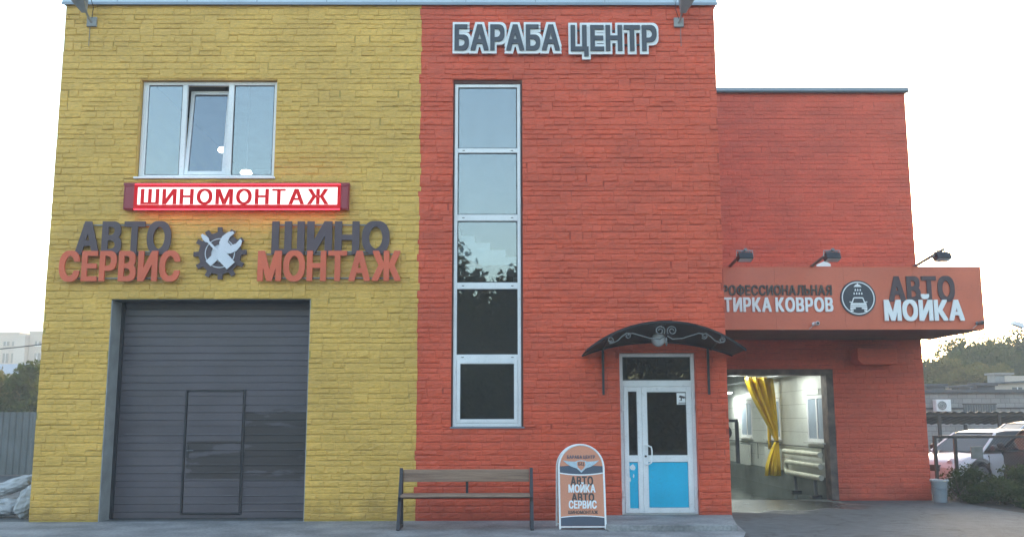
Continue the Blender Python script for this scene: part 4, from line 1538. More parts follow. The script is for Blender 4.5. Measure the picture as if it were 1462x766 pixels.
# ================================================================== STREET FURNITURE
bn = root('bench', (-.57, -1.2, 0), 'wooden bench with dark metal frames against the red wall', 'bench')
for x in (-1.575, .405):
    q = MB()
    def bar(p0, p1, w=.024):
        (y0, z0), (y1, z1) = p0, p1
        d = Vector((0, y1 - y0, z1 - z0)).normalized()
        nrm = Vector((0, -d.z, d.y)) * .022
        V = []
        for xx in (x - w, x + w):
            for p in (p0, p1):
                for sg in (-1, 1):
                    V.append((xx, p[0] + nrm.y * sg, p[1] + nrm.z * sg))
        q.add(V, [(0, 1, 3, 2), (4, 6, 7, 5), (0, 4, 5, 1), (2, 3, 7, 6), (0, 2, 6, 4), (1, 5, 7, 3)])
    bar((-1.03, .885), (-1.42, .01))
    bar((-1.02, .86), (-.90, .01))
    bar((-1.40, .03), (-.90, .03), .021)
    bar((-1.30, .455), (-.95, .455), .021)
    q.build('frame', 'steel_dark', bn)
def plank(x0, x1, y0, y1, z0, z1, name, tilt=None):
    o = MB().box(x0, x1, y0, y1, z0, z1).build(name, 'wood_grey', bn)
    return bevel(o, .006)
plank(-1.545, .375, -1.045, -1.005, .685, .868, 'backrest')
for y0, y1 in ((-1.40, -1.265), (-1.258, -1.125), (-1.118, -.985)):
    plank(-1.548, .378, y0, y1, .480, .515, 'seat_plank')
MB().box(-.595, -.555, -1.004, -.98, .46, .80).build('back_support', 'steel_dark', bn)
MB().box(-1.55, .38, -1.20, -1.165, .448, .479).build('seat_rail', 'steel_dark', bn)

# A-board
ab = root('a_board', (1.16, -1.1, 0), 'folding pavement sign with arched top advertising АВТО МОЙКА and АВТО СЕРВИС', 'sign')
def arch(hw, z0, zs2, ztop, n=20, cx_=1.157):
    """panel outline: straight sides, elliptical top"""
    pts = [(cx_ - hw, z0), (cx_ + hw, z0)]
    for k in range(n + 1):
        a = math.pi * k / n
        pts.append((cx_ + hw * math.cos(a), zs2 + (ztop - zs2) * math.sin(a)))
    return pts
AB_F = []
def ab_part(o, front=True):
    AB_F.append(o)
    return o
def board(front):
    y = 0.0
    pl = arch(.325, .045, .905, 1.235)
    ab_ = MB().prism(pl, -.006, .006).build('panel', 'orange_print', ab)
    fr = [(1.157 - .338, 0.0, 0.0)] + [(1.157 + .338 * math.cos(a), 0, .905 + .345 * math.sin(a)) for a in np.linspace(math.pi, 0, 25)] + [(1.157 + .338, 0, 0.0)]
    f2 = MB().tube(fr, .016, 8).build('frame_tube', 'pvc_white', ab, smooth=True)
    f3 = MB().tube([(1.157 - .33, 0, .035), (1.157 + .33, 0, .035)], .012, 8).build('cross_bar', 'pvc_white', ab)
    return [ab_, f2, f3]
def band(top, bot, x0, x1, y, name, m_, n=20):
    pts = [(x0 + (x1 - x0) * k / n, bot((2 * k / n - 1))) for k in range(n + 1)] + [(x0 + (x1 - x0) * k / n, top((2 * k / n - 1))) for k in range(n, -1, -1)]
    V = []
    mb = MB()
    for k in range(n):
        a, b = pts[k], pts[k + 1]
        c, d = pts[2 * n + 1 - k - 1], pts[2 * n + 1 - k]
        V = [(a[0], y, a[1]), (b[0], y, b[1]), (c[0], y, c[1]), (d[0], y, d[1])]
        mb.add(V, [(0, 1, 2, 3)])
    return mb.build(name, m_, ab)
fo = board(True)
fo.append(band(lambda u: .945 - .02 * abs(u), lambda u: .822 - .028 * (1 - u * u) + .0, .834, 1.480, -.0085, 'navy_band', 'navy_print'))
fo.append(band(lambda u: .833 - .028 * (1 - u * u), lambda u: .815 - .028 * (1 - u * u), .834, 1.480, -.0095, 'white_line', 'white_print'))
fo.append(band(lambda u: .165 + .022 * (1 - u * u), lambda u: .049, .834, 1.480, -.0085, 'navy_band', 'navy_print'))
fo.append(band(lambda u: .180 + .022 * (1 - u * u), lambda u: .166 + .022 * (1 - u * u), .834, 1.480, -.0095, 'white_line', 'white_print'))
for s in (-1, 1):
    wg = [(0, -.075), (.06, -.075), (.15, -.045), (.22, .0), (.275, .05), (.20, .035), (.12, .03), (0, .035)]
    pts = [(1.157 + s * x, .965 + z) for x, z in wg]
    if s < 0:
        pts = pts[::-1]
    fo.append(MB().prism(pts, -.0125, -.0105).build('wing', 'wing_print', ab))
sh = [(0, -.125), (.06, -.07), (.085, -.01), (.075, .05), (0, .062), (-.075, .05), (-.085, -.01), (-.06, -.07)]
fo.append(MB().prism([(1.157 + x, .955 + z) for x, z in sh], -.0155, -.0127).build('shield', 'wing_print', ab))
fo.append(MB().prism([(1.157 + x * .75, .955 + z * .75) for x, z in sh], -.0180, -.0157).build('shield', 'orange_print', ab))
fo += text('БЦ', 1.112, 1.202, .935, .985, -.0200, -.0182, 'brown_print', ab, a=.05, b=.02, gap=.12)
fo += text('БАРАБА ЦЕНТР', .945, 1.372, 1.040, 1.090, -.0105, -.0075, 'navy_print', ab, a=.045, b=.02, gap=.10)
fo += text('АВТО', .990, 1.330, .640, .775, -.0105, -.0075, 'brown_print', ab, a=.05, b=.024, gap=.07)
fo += text('МОЙКА', .955, 1.362, .535, .655, -.0145, -.0115, 'white_print', ab, a=.05, b=.024, gap=.07)
fo += text('АВТО', 1.000, 1.340, .405, .525, -.0105, -.0075, 'brown_print', ab, a=.05, b=.024, gap=.07)
fo += text('СЕРВИС', .955, 1.372, .300, .418, -.0145, -.0115, 'white_print', ab, a=.05, b=.024, gap=.07)
fo += text('ШИНОМОНТАЖ', .945, 1.385, .222, .272, -.0105, -.0075, 'brown_print', ab, a=.035, b=.016, gap=.10)
ang = R(12)
# lean: rotate the front leaf about its foot line and the rear leaf the other way
for o in fo:
    o.matrix_parent_inverse = Matrix.Translation((-1.16, 1.1, 0))
    o.matrix_basis = Matrix.Translation((0, -1.38, 0.012)) @ Matrix.Rotation(-ang, 4, 'X')
bo = board(False)
for o in bo:
    o.matrix_parent_inverse = Matrix.Translation((-1.16, 1.1, 0))
    o.matrix_basis = Matrix.Translation((-.022, -.86, 0.012)) @ Matrix.Rotation(ang, 4, 'X')
for x in (.845, 1.468):
    q = MB().tube([(x, -1.27, .55), (x - .01, -.97, .55)], .006, 5).build('stay', 'galv', ab)

# bin by the corner
bk = root('waste_bin', (8.56, 3.30, 0), 'grey bucket bin with white bag rim at the building corner', 'bin', world_space=False)
MB().lathe([(.125, .006), (.150, .39), (.162, .39), (.162, .41), (.135, .41), (.112, .03)], (0, 0, 0), 24).build('bucket', 'bucket_grey', bk, smooth=True)
rg = random.Random(3)
MB().tube([(.155 * math.cos(a) * rg.uniform(.97, 1.05), .155 * math.sin(a) * rg.uniform(.97, 1.05), .415 + rg.uniform(-.012, .02)) for a in np.linspace(0, 2 * math.pi, 22)[:-1]],
          .018, 6, closed=True).build('bag_rim', 'sack_white', bk, smooth=True)
MB().tube([(-.15, 0, .36), (-.17, -.10, .30), (-.10, -.17, .27), (.05, -.19, .27), (.15, -.12, .30), (.15, 0, .36)], .005, 5).build('handle', 'steel_grey', bk)

# ================================================================== VEGETATION
def leaf_cloud(centres, radii, counts, size, seed, flat=0.0):
    rg = np.random.default_rng(seed)
    P = []
    for c, r, n in zip(centres, radii, counts):
        d = rg.normal(size=(n, 3))
        d /= np.linalg.norm(d, axis=1)[:, None]
        rr = rg.random(n) ** (1 / 2.2)
        P.append(np.asarray(c) + d * rr[:, None] * np.asarray(r))
    P = np.concatenate(P)
    n = len(P)
    a = rg.normal(size=(n, 3))
    a /= np.linalg.norm(a, axis=1)[:, None]
    b = rg.normal(size=(n, 3))
    b -= a * (a * b).sum(1)[:, None]
    b /= np.linalg.norm(b, axis=1)[:, None]
    s = size * rg.uniform(.55, 1.35, n)[:, None]
    V = np.empty((n, 4, 3))
    V[:, 0] = P - a * s
    V[:, 1] = P + b * s * .5 + a * s * .1
    V[:, 2] = P + a * s
    V[:, 3] = P - b * s * .5 + a * s * .1
    return V.reshape(-1, 3), n
def quads_mesh(name, V, n, material):
    me = bpy.data.meshes.new(name)
    me.vertices.add(4 * n)
    me.vertices.foreach_set('co', V.ravel())
    me.loops.add(4 * n)
    me.loops.foreach_set('vertex_index', np.arange(4 * n, dtype=np.int32))
    me.polygons.add(n)
    me.polygons.foreach_set('loop_start', np.arange(0, 4 * n, 4, dtype=np.int32))
    me.update(calc_edges=True)
    me.materials.append(MATS[material])
    return me
def tree(loc, h, rx, rz, leaves, size, material, seed, label, group, name='tree', clumps=26, trunk_r=.14, low=.25):
    rg = random.Random(seed)
    t = root(name, loc, label, 'tree', group, world_space=False)
    cz = h - rz
    C, RR, CN = [], [], []
    for k in range(clumps):
        while True:
            p = Vector((rg.uniform(-1, 1), rg.uniform(-1, 1), rg.uniform(-1, 1)))
            if .25 < p.length < 1:
                break
        q = (p.x * rx * .82, p.y * rx * .82, cz + p.z * rz * .82)
        C.append(q)
        s_ = rg.uniform(.26, .48)
        RR.append((rx * s_, rx * s_, rz * s_ * rg.uniform(.7, 1.1)))
        CN.append(int(leaves / clumps * rg.uniform(.6, 1.4)))
    V, n = leaf_cloud(C, RR, CN, size, seed)
    link('crown', quads_mesh('crown', V, n, material), t)
    tb = MB()
    tb.tube([(0, 0, 0), (.04 * h * rg.uniform(-.5, .5), 0, h * .3), (0, .02 * h, h * .55), (0, 0, h * .85)], [trunk_r, trunk_r * .75, trunk_r * .5, trunk_r * .12], 8)
    for q in C[::2]:
        z = max(h * .2, min(q[2] - .25 * rz, h * .7))
        tb.tube([(0, 0, z), (q[0] * .5, q[1] * .5, (z + q[2]) / 2), q], [trunk_r * .4, trunk_r * .22, trunk_r * .06], 5)
    tb.build('trunk', 'bark', t)
    return t
# right background trees
TR = [((27.0, 44, 0), 5.5, 2.7, 2.3, 'leaf_yellow', 'yellowish low tree behind the grey garages next to the red wall'),
      ((30.2, 47, 0), 6.9, 2.9, 3.0, 'leaf_olive', 'olive green tree rising behind the flat garage roof'),
      ((33.2, 47, 0), 7.8, 3.2, 3.5, 'leaf_olive', 'tallest olive green tree at the right picture edge'),
      ((36.5, 46, 0), 8.0, 3.2, 3.5, 'leaf_dark', 'dark tree cut by the right picture edge'),
      ((28.4, 41, 0), 4.8, 2.0, 1.9, 'leaf_yellow', 'small yellow tree in front of the olive trees'),
      ((33.0, 42, 0), 5.4, 2.6, 2.3, 'leaf_dark', 'dark bushy tree just above the pale back wall')]
for k, (l, h, rx, rz, ml, lb) in enumerate(TR):
    tree(l, h * 1.05, rx * 1.08, rz * 1.08, 34000, .115, ml, 40 + k, lb, 'trees behind the garages', clumps=46)
# left background bushes
for k, (l, h, rx, rz, ml, lb) in enumerate([((-21.2, 25, 0), 4.2, 1.6, 1.9, 'leaf_yellow', 'yellow green bushy tree behind the metal fence at left'),
                                          ((-19.6, 24, 0), 4.1, 1.5, 1.8, 'leaf_olive', 'green bushy tree behind the metal fence next to the yellow corner'),
                                          ((-22.5, 27, 0), 4.0, 1.6, 1.8, 'leaf_olive', 'green bushy tree cut by the left picture edge')]):
    tree(l, h, rx, rz, 7000, .11, ml, 60 + k, lb, 'bushes behind the left fence', clumps=30, trunk_r=.08)
# trees across the street behind the viewer, seen mirrored in the windows
BT = [(-26, -45, 12.5), (-21, -43, 11.5), (-14.5, -45, 9.0), (-8.5, -46, 10.5), (-3.4, -42, 12.2), (0.2, -44, 11.2), (2.6, -41, 12.4), (6.0, -43, 11.8), (9.8, -42, 12.2), (14.5, -44, 11.5), (19, -45, 12.0)]
for k, (x, y, h) in enumerate(BT):
    tree((x, y, 0), h, h * .26, h * .44, 5200, .26, 'leaf_back', 80 + k, 'tall tree across the street, seen mirrored in the windows', 'street trees mirrored in the windows', clumps=44, trunk_r=.2)
for k in range(13):
    tree((-27 + k * 3.9 + random.uniform(-.6, .6), -38.5 + random.uniform(-1, 1), 0), random.uniform(4.2, 5.4), 3.0, 2.5, 4600, .24, 'leaf_back', 120 + k,
         'low bushy tree across the street, seen mirrored in the windows', 'low bushes mirrored in the windows', clumps=30, trunk_r=.1)

# shrubs in the bed
def shrub(x, y, h, r, seed, label, ml='leaf_shrub', n=700):
    rg = random.Random(seed)
    t = root('shrub', (x, y, 0.005), label, 'shrub', 'shrubs in the planting bed', world_space=False)
    C, RR, CN = [], [], []
    sm = MB()
    for k in range(20):
        a, rr = rg.uniform(0, 6.283), r * math.sqrt(rg.random())
        q = (rr * math.cos(a), rr * math.sin(a), h * rg.uniform(.06, .92) * (1 - .35 * (rr / r) ** 2))
        C.append(q)
        RR.append((r * .36, r * .36, h * rg.uniform(.10, .24)))
        CN.append(int(n / 20 * rg.uniform(.4, 1.6)))
        sm.tube([(q[0] * .2, q[1] * .2, 0), (q[0] * .7, q[1] * .7, q[2] * .6), (q[0], q[1], q[2] * 1.12)], [.008, .006, .002], 5)
    V, c = leaf_cloud(C, RR, CN, .030, seed)
    V[:, 2] = np.maximum(V[:, 2], 0.004)
    link('foliage', quads_mesh('foliage', V, c, ml), t)
    sm.build('stems', 'bark', t)
SH = [(9.15, 3.55, .72, .30, 'leafy shrub right beside the grey bin'), (9.55, 3.75, .82, .36, 'tall shrub against the second fence post'),
      (9.95, 3.35, .62, .36, 'shrub below the plate on the fence'), (10.4, 3.6, .66, .38, 'shrub in front of the white car front wheel'),
      (9.45, 2.75, .50, .34, 'low shrub at the paved edge of the bed'), (9.95, 2.45, .46, .36, 'low spreading shrub in the middle of the bed edge'),
      (10.85, 3.2, .62, .40, 'broad shrub towards the right picture edge'), (10.45, 2.2, .44, .36, 'low shrub at the front right of the bed'),
      (9.75, 1.75, .30, .30, 'small weed clump at the front of the bed'), (11.3, 3.7, .62, .40, 'shrub below the dark car at the right edge')]
for k, (x, y, h, r, lb) in enumerate(SH):
    shrub(x, y, h * 1.05, r * 1.35, 200 + k, lb, n=2200)

# ================================================================== FENCE AT THE BED
fx = root('mesh_fence', (9.3, 4.6, 0), 'dark framed wire mesh fence in front of the parked cars', 'fence')
for x in (9.10, 9.53, 11.9):
    MB().box(x - .03, x + .03, 4.57, 4.63, 0, 1.272).build('post', 'steel_dark', fx)
for a, b in ((9.13, 9.50), (9.56, 11.87)):
    MB().box(a, b, 4.575, 4.625, 1.215, 1.270).build('top_rail', 'steel_dark', fx)
    MB().box(a, b, 4.58, 4.62, .12, .15).build('bottom_rail', 'steel_dark', fx)
    q = MB()
    w, h, st_ = b - a, 1.065, .065
    k = -h
    while k < w:
        for sg in (1, -1):
            t0, t1 = max(0, -k), min(h, w - k)
            if t1 > t0 + .02:
                xs_ = (a + k + t0, a + k + t1)
                if sg < 0:
                    xs_ = (a + b - xs_[0], a + b - xs_[1])
                q.tube([(xs_[0], 4.6 + .002 * sg, .15 + t0), (xs_[1], 4.6 + .002 * sg, .15 + t1)], .0011, 3, caps=False)
        k += st_
    o = q.build('wire_mesh', 'galv', fx, fix=False)
    o['kind'] = 'stuff'
tag(bevel(MB().box(9.83, 10.08, 4.535, 4.565, .79, 1.04).build('notice_plate', 'steel_grey'), .004), 'grey square plate hung on the wire mesh fence', 'plate')

# ================================================================== CARS
def car(name, loc, rz, label, paint, L=4.3, W=1.74, H=1.42, kind='sedan', group='cars parked behind the fence'):
    """local +x is the nose; wheels on z = 0"""
    t = root(name, loc, label, 'car', group, world_space=False, rz=rz)
    hw = W / 2
    belt = H * .635
    if kind == 'sedan':
        gh = [(-.44, belt + .03), (-.30, H - .05), (-.14, H), (.06, H - .005), (.14, H - .06), (.285, belt + .01)]
        top = [(-.5, .55), (-.49, .80), (-.44, belt + .02), (-.2, belt), (.1, belt - .01), (.27, belt - .02), (.40, belt - .11), (.47, belt - .22), (.498, .50)]
    else:
        gh = [(-.485, belt + .03), (-.44, H - .04), (-.30, H), (.10, H - .005), (.17, H - .05), (.31, belt + .02)]
        top = [(-.5, .55), (-.495, .90), (-.48, belt + .02), (-.2, belt), (.1, belt), (.30, belt - .01), (.42, belt - .10), (.48, belt - .20), (.498, .52)]
    def interp(tab, u):
        for (a, b), (c, d) in zip(tab[:-1], tab[1:]):
            if a <= u <= c:
                return b + (d - b) * (u - a) / (c - a)
        return tab[0][1] if u < tab[0][0] else tab[-1][1]
    us = sorted(set([-.5, -.492, -.47, .47, .490, .498] + list(np.linspace(-.45, .45, 25))))
    wb = (-.30 if kind == 'sedan' else -.31, .315)
    wr_ = .33
    rings = []
    for u in us:
        zt = interp(top, u)
        e = max(0, (abs(u) - .36) / .14)
        k = hw * (1 - .13 * e ** 2.2)
        zb_ = .19 + .10 * e
        # arches lift the sill
        for w_ in wb:
            d = abs(u - w_) * L
            if d < wr_ + .06:
                zb_ = max(zb_, math.sqrt((wr_ + .06) ** 2 - d * d) + .32)
        zs_ = max(zb_ + .02, min(.55, zt - .05))
        sec = [(0, .20), (k * .80, .20), (k * .93, zb_), (k, max(zs_, zb_ + .01)), (k * .985, max(zs_ + .01, zt - .10)), (k * .93, zt - .025), (k * .80, zt), (0, zt + .025)]
        rings.append([(u * L, y, z) for y, z in sec] + [(u * L, -y, z) for y, z in sec[-2:0:-1]])
    n = len(rings[0])
    V, F = [], []
    for r_ in rings:
        V += r_
    for i in range(len(rings) - 1):
        for k in range(n):
            j = (k + 1) % n
            F.append((i * n + k, i * n + j, (i + 1) * n + j, (i + 1) * n + k))
    F += [tuple(range(n)), tuple((len(rings) - 1) * n + k for k in range(n))]
    body = MB().add(V, F).build('body', paint, t, smooth=True)
    # greenhouse as dark glass, roof and pillars over it
    def ghw(z):
        return hw * (.90 - .22 * (z - belt) / (H - belt))
    V, F = [], []
    for u, z in gh:
        w_ = ghw(z)
        V += [(u * L, -w_, z), (u * L, w_, z)]
    m_ = len(gh)
    F.append(tuple(2 * k for k in range(m_)))
    F.append(tuple(2 * k + 1 for k in range(m_ - 1, -1, -1)))
    for k in range(m_ - 1):
        F.append((2 * k, 2 * k + 1, 2 * k + 3, 2 * k + 2))
    F.append((0, 1, 2 * m_ - 1, 2 * m_ - 2))
    MB().add(V, F).build('glasshouse', 'car_glass', t)
    rf = MB()
    V, F = [], []
    for u, z in gh[1:-1]:
        w_ = ghw(z) + .012
        V += [(u * L, -w_, z - .03), (u * L, -w_ * .86, z + .018), (u * L, 0, z + .032), (u * L, w_ * .86, z + .018), (u * L, w_, z - .03)]
    for k in range(m_ - 3):
        for j in range(4):
            a = 5 * k + j
            F.append((a, a + 1, a + 6, a + 5))
    V2 = [(x, y, z - .02) for x, y, z in V]
    b_ = len(V)
    F2 = [tuple(i + b_ for i in f[::-1]) for f in F]
    rf.add(V + V2, F + F2)
    rf.build('roof', paint, t, smooth=True)
    for s in (-1, 1):
        um = (gh[0][0] + gh[-1][0]) / 2 + .02
        for (a, b) in ((gh[0], gh[1]), (gh[-1], gh[-2])):
            MB().tube([(a[0] * L, s * (ghw(a[1]) + .004), a[1] - .02), (b[0] * L, s * (ghw(b[1]) + .004), b[1] - .01)], .034, 6).build('pillar', paint, t, smooth=True)
        MB().tube([(um * L, s * (ghw(belt) + .004), belt), (um * L, s * (ghw(H) + .006), H - .03)], .026, 6).build('pillar', paint, t, smooth=True)
        mx_ = (gh[-1][0] - .05) * L
        q = MB()
        q.lathe([(.01, -.07), (.075, -.05), (.085, .0), (.06, .05), (.01, .06)], (mx_, s * (hw + .07), belt + .09), 12, 'X')
        q.box(mx_ - .02, mx_ + .02, min(s * (hw - .08), s * (hw + .05)), max(s * (hw - .08), s * (hw + .05)), belt + .02, belt + .05)
        q.build('mirror', 'steel_dark' if paint != 'car_dark' else 'car_dark', t, smooth=True)
        for u in (um + .012, um - .19):
            MB().box(u * L - .09, u * L + .09, s * (hw * .986) - .012, s * (hw * .986) + .016, belt - .17, belt - .14).build('door_handle', paint, t)
        for u in (gh[-1][0] - .03, um, gh[0][0] + .09):
            MB().box(u * L - .004, u * L + .004, min(s * hw * .9, s * (hw + .001)), max(s * hw * .9, s * (hw + .0015)), .36, belt - .07).build('door_gap', 'gasket', t)
        MB().box(-.20 * L, .20 * L, s * hw * .99 - .012, s * hw * .99 + .012, .40, .45).build('side_strip', 'steel_dark', t)
        MB().lathe([(.02, -.1), (.11, -.06), (.13, 0), (.09, .06), (.02, .07)], (.462 * L, s * hw * .70, belt - .26), 12, 'X').build('headlight', 'headlamp', t, smooth=True)
        MB().box(-.498 * L, -.478 * L, s * hw * .76 - .10, s * hw * .76 + .10, belt - .22, belt - .02).build('taillight', 'taillamp', t)
        for w_ in wb:
            wl = MB().lathe([(.20, -.10), (.30, -.105), (wr_, -.07), (wr_, .07), (.30, .105), (.20, .10)], (w_ * L, s * (hw - .10), wr_), 24, 'Y').build('wheel', 'tyre', t, smooth=True)
            q = MB().lathe([(.205, -.112), (.19, -.108), (.05, -.098), (.03, -.115)], (0, 0, 0), 20, 'Y')
            q.lathe([(.205, .112), (.19, .108), (.05, .098), (.03, .115)], (0, 0, 0), 20, 'Y')
            o = q.build('rim', 'rim', wl, smooth=True)
            o.location = (w_ * L, s * (hw - .10), wr_)
    MB().box(.475 * L, .503 * L, -hw * .45, hw * .45, .42, .56).build('grille', 'gasket', t)
    MB().box(.486 * L, .5045 * L, -.26, .26, .34, .41).build('number_plate', 'pvc_white', t)
    return t
car('car', (12.0, 7.9, 0), math.pi + .35, 'white car parked behind the wire mesh fence facing left', 'car_white', L=4.25, H=1.34, kind='sedan')
car('car', (16.9, 14.6, 0), math.pi, 'silver estate car parked under the carport behind the white car', 'car_silver', L=4.7, H=1.52, kind='van')
car('car', (12.62, 5.9, 0), math.pi * .52, 'dark car at the right picture edge close to the fence', 'car_dark', L=4.2, H=1.42)

# ================================================================== CARPORT AND GARAGES BEHIND
cpt = root('carport', (17, 20, 0), 'dark corrugated carport roof in front of the grey garages', 'carport')
V, F = [], []
nx_ = 240
for k in range(nx_ + 1):
    x = 11.5 + k * 14.0 / nx_
    dz = .028 * math.sin(k * math.pi / 2.5)
    V += [(x, 21.3, 1.44 + dz), (x, 18.4, 1.87 + dz), (x, 21.3, 1.435 + dz), (x, 18.4, 1.865 + dz)]
for k in range(nx_):
    a, b = 4 * k, 4 * k + 4
    F += [(a, a + 1, b + 1, b), (a + 2, b + 2, b + 3, a + 3), (a, b, b + 2, a + 2), (a + 1, a + 3, b + 3, b + 1)]
MB().add(V, F).build('roof_sheet', 'carport_sheet', cpt, fix=False)
for x in (13.2, 15.45, 17.6, 19.8, 22.0, 24.2):
    MB().box(x - .05, x + .05, 18.5, 18.6, 0, 1.80).build('post', 'steel_dark', cpt)
    MB().box(x - .05, x + .05, 21.1, 21.2, 0, 1.42).build('post', 'steel_dark', cpt)
MB().box(11.6, 25.4, 18.6, 18.68, 1.72, 1.80).build('beam', 'steel_dark', cpt)
gr = root('garage_row', (19, 26, 0), 'long grey block garage building with flat roof behind the carport', 'building')
MB().box(10, 30, 24, 30, 0, 2.70).build('wall', 'far_brick', gr)
rf = MB().box(9.8, 30.2, 23.85, 30.1, 2.70, 2.83).build('roof', 'roof_felt', gr)
for x, w, h in ((17.75, .75, .26), (19.05, .5, .16), (19.85, .75, .30), (22.6, .6, .25)):
    q = MB()
    q.box(x, x + w, 24.6, 25.2, 2.83, 2.83 + h * .6)
    q.box(x - .08, x + w + .08, 24.5, 25.3, 2.83 + h * .6, 2.83 + h)
    q.build('roof_vent', 'roof_felt', rf)
wf = MB().box(18.92, 20.26, 23.985, 24.02, 1.90, 2.215).build('window', 'far_pane', gr)
for k in range(13):
    x = 18.96 + k * .105
    MB().box(x - .012, x + .012, 23.96, 23.982, 1.89, 2.225).build('bar', 'steel_grey', wf)
MB().box(18.88, 20.30, 23.955, 23.983, 2.218, 2.25).build('frame', 'steel_dark', wf)
MB().box(18.88, 20.30, 23.955, 23.983, 1.868, 1.90).build('frame', 'steel_dark', wf)
MB().tube([(17.2, 23.95, 2.06), (18.0, 23.95, 2.06), (18.9, 23.95, 2.06)], .022, 6).build('cable_pipe', 'steel_dark', gr)
MB().tube([(20.3, 23.95, 2.07), (29, 23.95, 2.07)], .022, 6).build('cable_pipe', 'steel_dark', gr)
ac = root('air_conditioner', (17.95, 23.8, 1.93), 'white air conditioner unit on the grey garage wall', 'air conditioner')
bevel(MB().box(17.64, 18.25, 23.62, 23.96, 1.935, 2.42).build('casing', 'pvc_white', ac), .015)
MB().lathe([(.19, 23.612), (.19, 23.619)], (17.88, 0, 2.175), 24, 'Y').build('fan_grille', 'steel_grey', ac)
for r_ in (.06, .12, .18):
    MB().tube([(17.88 + r_ * math.cos(a), 23.60, 2.175 + r_ * math.sin(a)) for a in np.linspace(0, 2 * math.pi, 20)[:-1]], .007, 5, closed=True).build('guard_ring', 'pvc_white', ac)
bk2 = root('back_house', (27, 37, 0), 'pale wall of a house above the garage roof with small window', 'building')
MB().box(24.3, 33, 34, 40, 0, 3.42).build('wall', 'far_wall', bk2)
q = MB()
q.add([(24.1, 33.8, 3.42), (33.2, 33.8, 3.95), (33.2, 40.2, 3.95), (24.1, 40.2, 3.42), (24.1, 33.8, 3.34), (33.2, 33.8, 3.87), (33.2, 40.2, 3.87), (24.1, 40.2, 3.34)],
      [(0, 1, 2, 3), (7, 6, 5, 4), (0, 4, 5, 1), (1, 5, 6, 2), (2, 6, 7, 3), (3, 7, 4, 0)])
q.build('roof', 'roof_felt', bk2)
MB().box(26.0, 32.9, 33.99, 34.2, 3.42, 3.84).build('gable', 'far_wall', bk2)
wf = MB().box(26.25, 26.75, 33.96, 34.0, 2.90, 3.25).build('window', 'far_pane', bk2)
MB().box(26.48, 26.52, 33.94, 33.958, 2.90, 3.25).build('frame', 'pvc_white', wf)
ch = MB()
ch.box(25.9, 26.8, 35, 35.8, 3.5, 3.95)
ch.box(25.8, 26.9, 34.9, 35.9, 3.95, 4.05)
ch.build('chimney', 'grey_brick', bk2)
# street lamp at the right edge
sl_ = root('street_lamp', (25.1, 30, 0), 'grey street lamp head above the trees at the right picture edge', 'street lamp', world_space=False)
MB().tube([(0, 0, 0), (0, 0, 5.0), (-.05, 0, 5.9), (-.35, 0, 6.15)], [.08, .06, .045, .035], 10).build('pole', 'galv', sl_, smooth=True)
MB().add([(-.22, -.20, 5.92), (-.22, .20, 5.92), (-.16, .17, 6.16), (-.16, -.17, 6.16), (-.74, -.16, 6.12), (-.74, .16, 6.12), (-.66, .12, 6.30), (-.66, -.12, 6.30)],
         [(0, 1, 2, 3), (4, 7, 6, 5), (0, 4, 5, 1), (1, 5, 6, 2), (2, 6, 7, 3), (3, 7, 4, 0)]).build('lamp_head', 'pvc_white', sl_)

# ================================================================== LEFT SIDE
mf = root('metal_fence', (-14, 14, 0), 'grey corrugated sheet metal fence left of the yellow wall', 'fence')
prof = [(0, 0), (.03, -.02), (.09, -.02), (.12, 0), (.20, 0)]
def fence_sheet():
    V, F = [], []
    xs_ = []
    for k in range(6):
        for x, y in prof[:-1]:
            xs_.append((k * .2 + x, y))
    xs_.append((1.2, 0))
    for x, y in xs_:
        V += [(x, y, 0), (x, y, 1.885), (x, y + .004, 0), (x, y + .004, 1.885)]
    for k in range(len(xs_) - 1):
        a, b = 4 * k, 4 * k + 4
        F += [(a, b, b + 1, a + 1), (a + 2, a + 3, b + 3, b + 2), (a + 1, b + 1, b + 3, a + 3)]
    return MB().add(V, F).mesh('sheet', 'fence_sheet', fix=False)
fm = fence_sheet()
for k in range(11):
    o = link('sheet', fm, mf)
    o.location = (-20.5 + k * 1.205, 14 + (.003 if k % 2 else 0), .01)
for z in (.4, 1.5):
    MB().box(-20.5, -7.3, 14.03, 14.07, z, z + .05).build('rail', 'steel_grey', mf)
def sack(loc, rx, ry, rz, rot, seed, label):
    t = root('sack', loc, label, 'sack', 'white sacks by the yellow corner', world_space=False)
    rg = np.random.default_rng(seed)
    bm = bmesh.new()
    bmesh.ops.create_icosphere(bm, subdivisions=5, radius=1)
    ph_ = rg.uniform(0, 6, 6)
    for v in bm.verts:
        p = v.co
        k = 1 - .06 * abs(math.sin(7 * p.x + 3 * p.y + ph_[4])) ** .5 - .05 * abs(math.sin(9 * p.z - 4 * p.x + ph_[5])) ** .5 + .07 * math.sin(5 * p.x + ph_[0]) * math.cos(4 * p.z + ph_[1]) + .05 * math.sin(9 * p.y + 6 * p.z + ph_[2]) + .03 * math.sin(17 * p.x + 12 * p.z + ph_[3])
        x = math.copysign(abs(p.x) ** .72, p.x) * rx * k
        z = math.copysign(abs(p.z) ** .75, p.z) * rz * k
        v.co = Vector((x, p.y * ry * k, z))
    me = bpy.data.meshes.new('bag')
    bm.to_mesh(me)
    bm.free()
    me.materials.append(MATS['sack_white'])
    me.polygons.foreach_set('use_smooth', [True] * len(me.polygons))
    o = link('bag', me, t)
    o.rotation_euler = rot
    q = MB().lathe([(.05, 0), (.035, .05), (.07, .11), (.05, .12)], (0, 0, 0), 12, 'X').build('tied_neck', 'sack_white', t, smooth=True)
    q.rotation_euler = rot
    d = Euler(rot).to_matrix() @ Vector((rx * .98, 0, 0))
    q.location = d
    return t
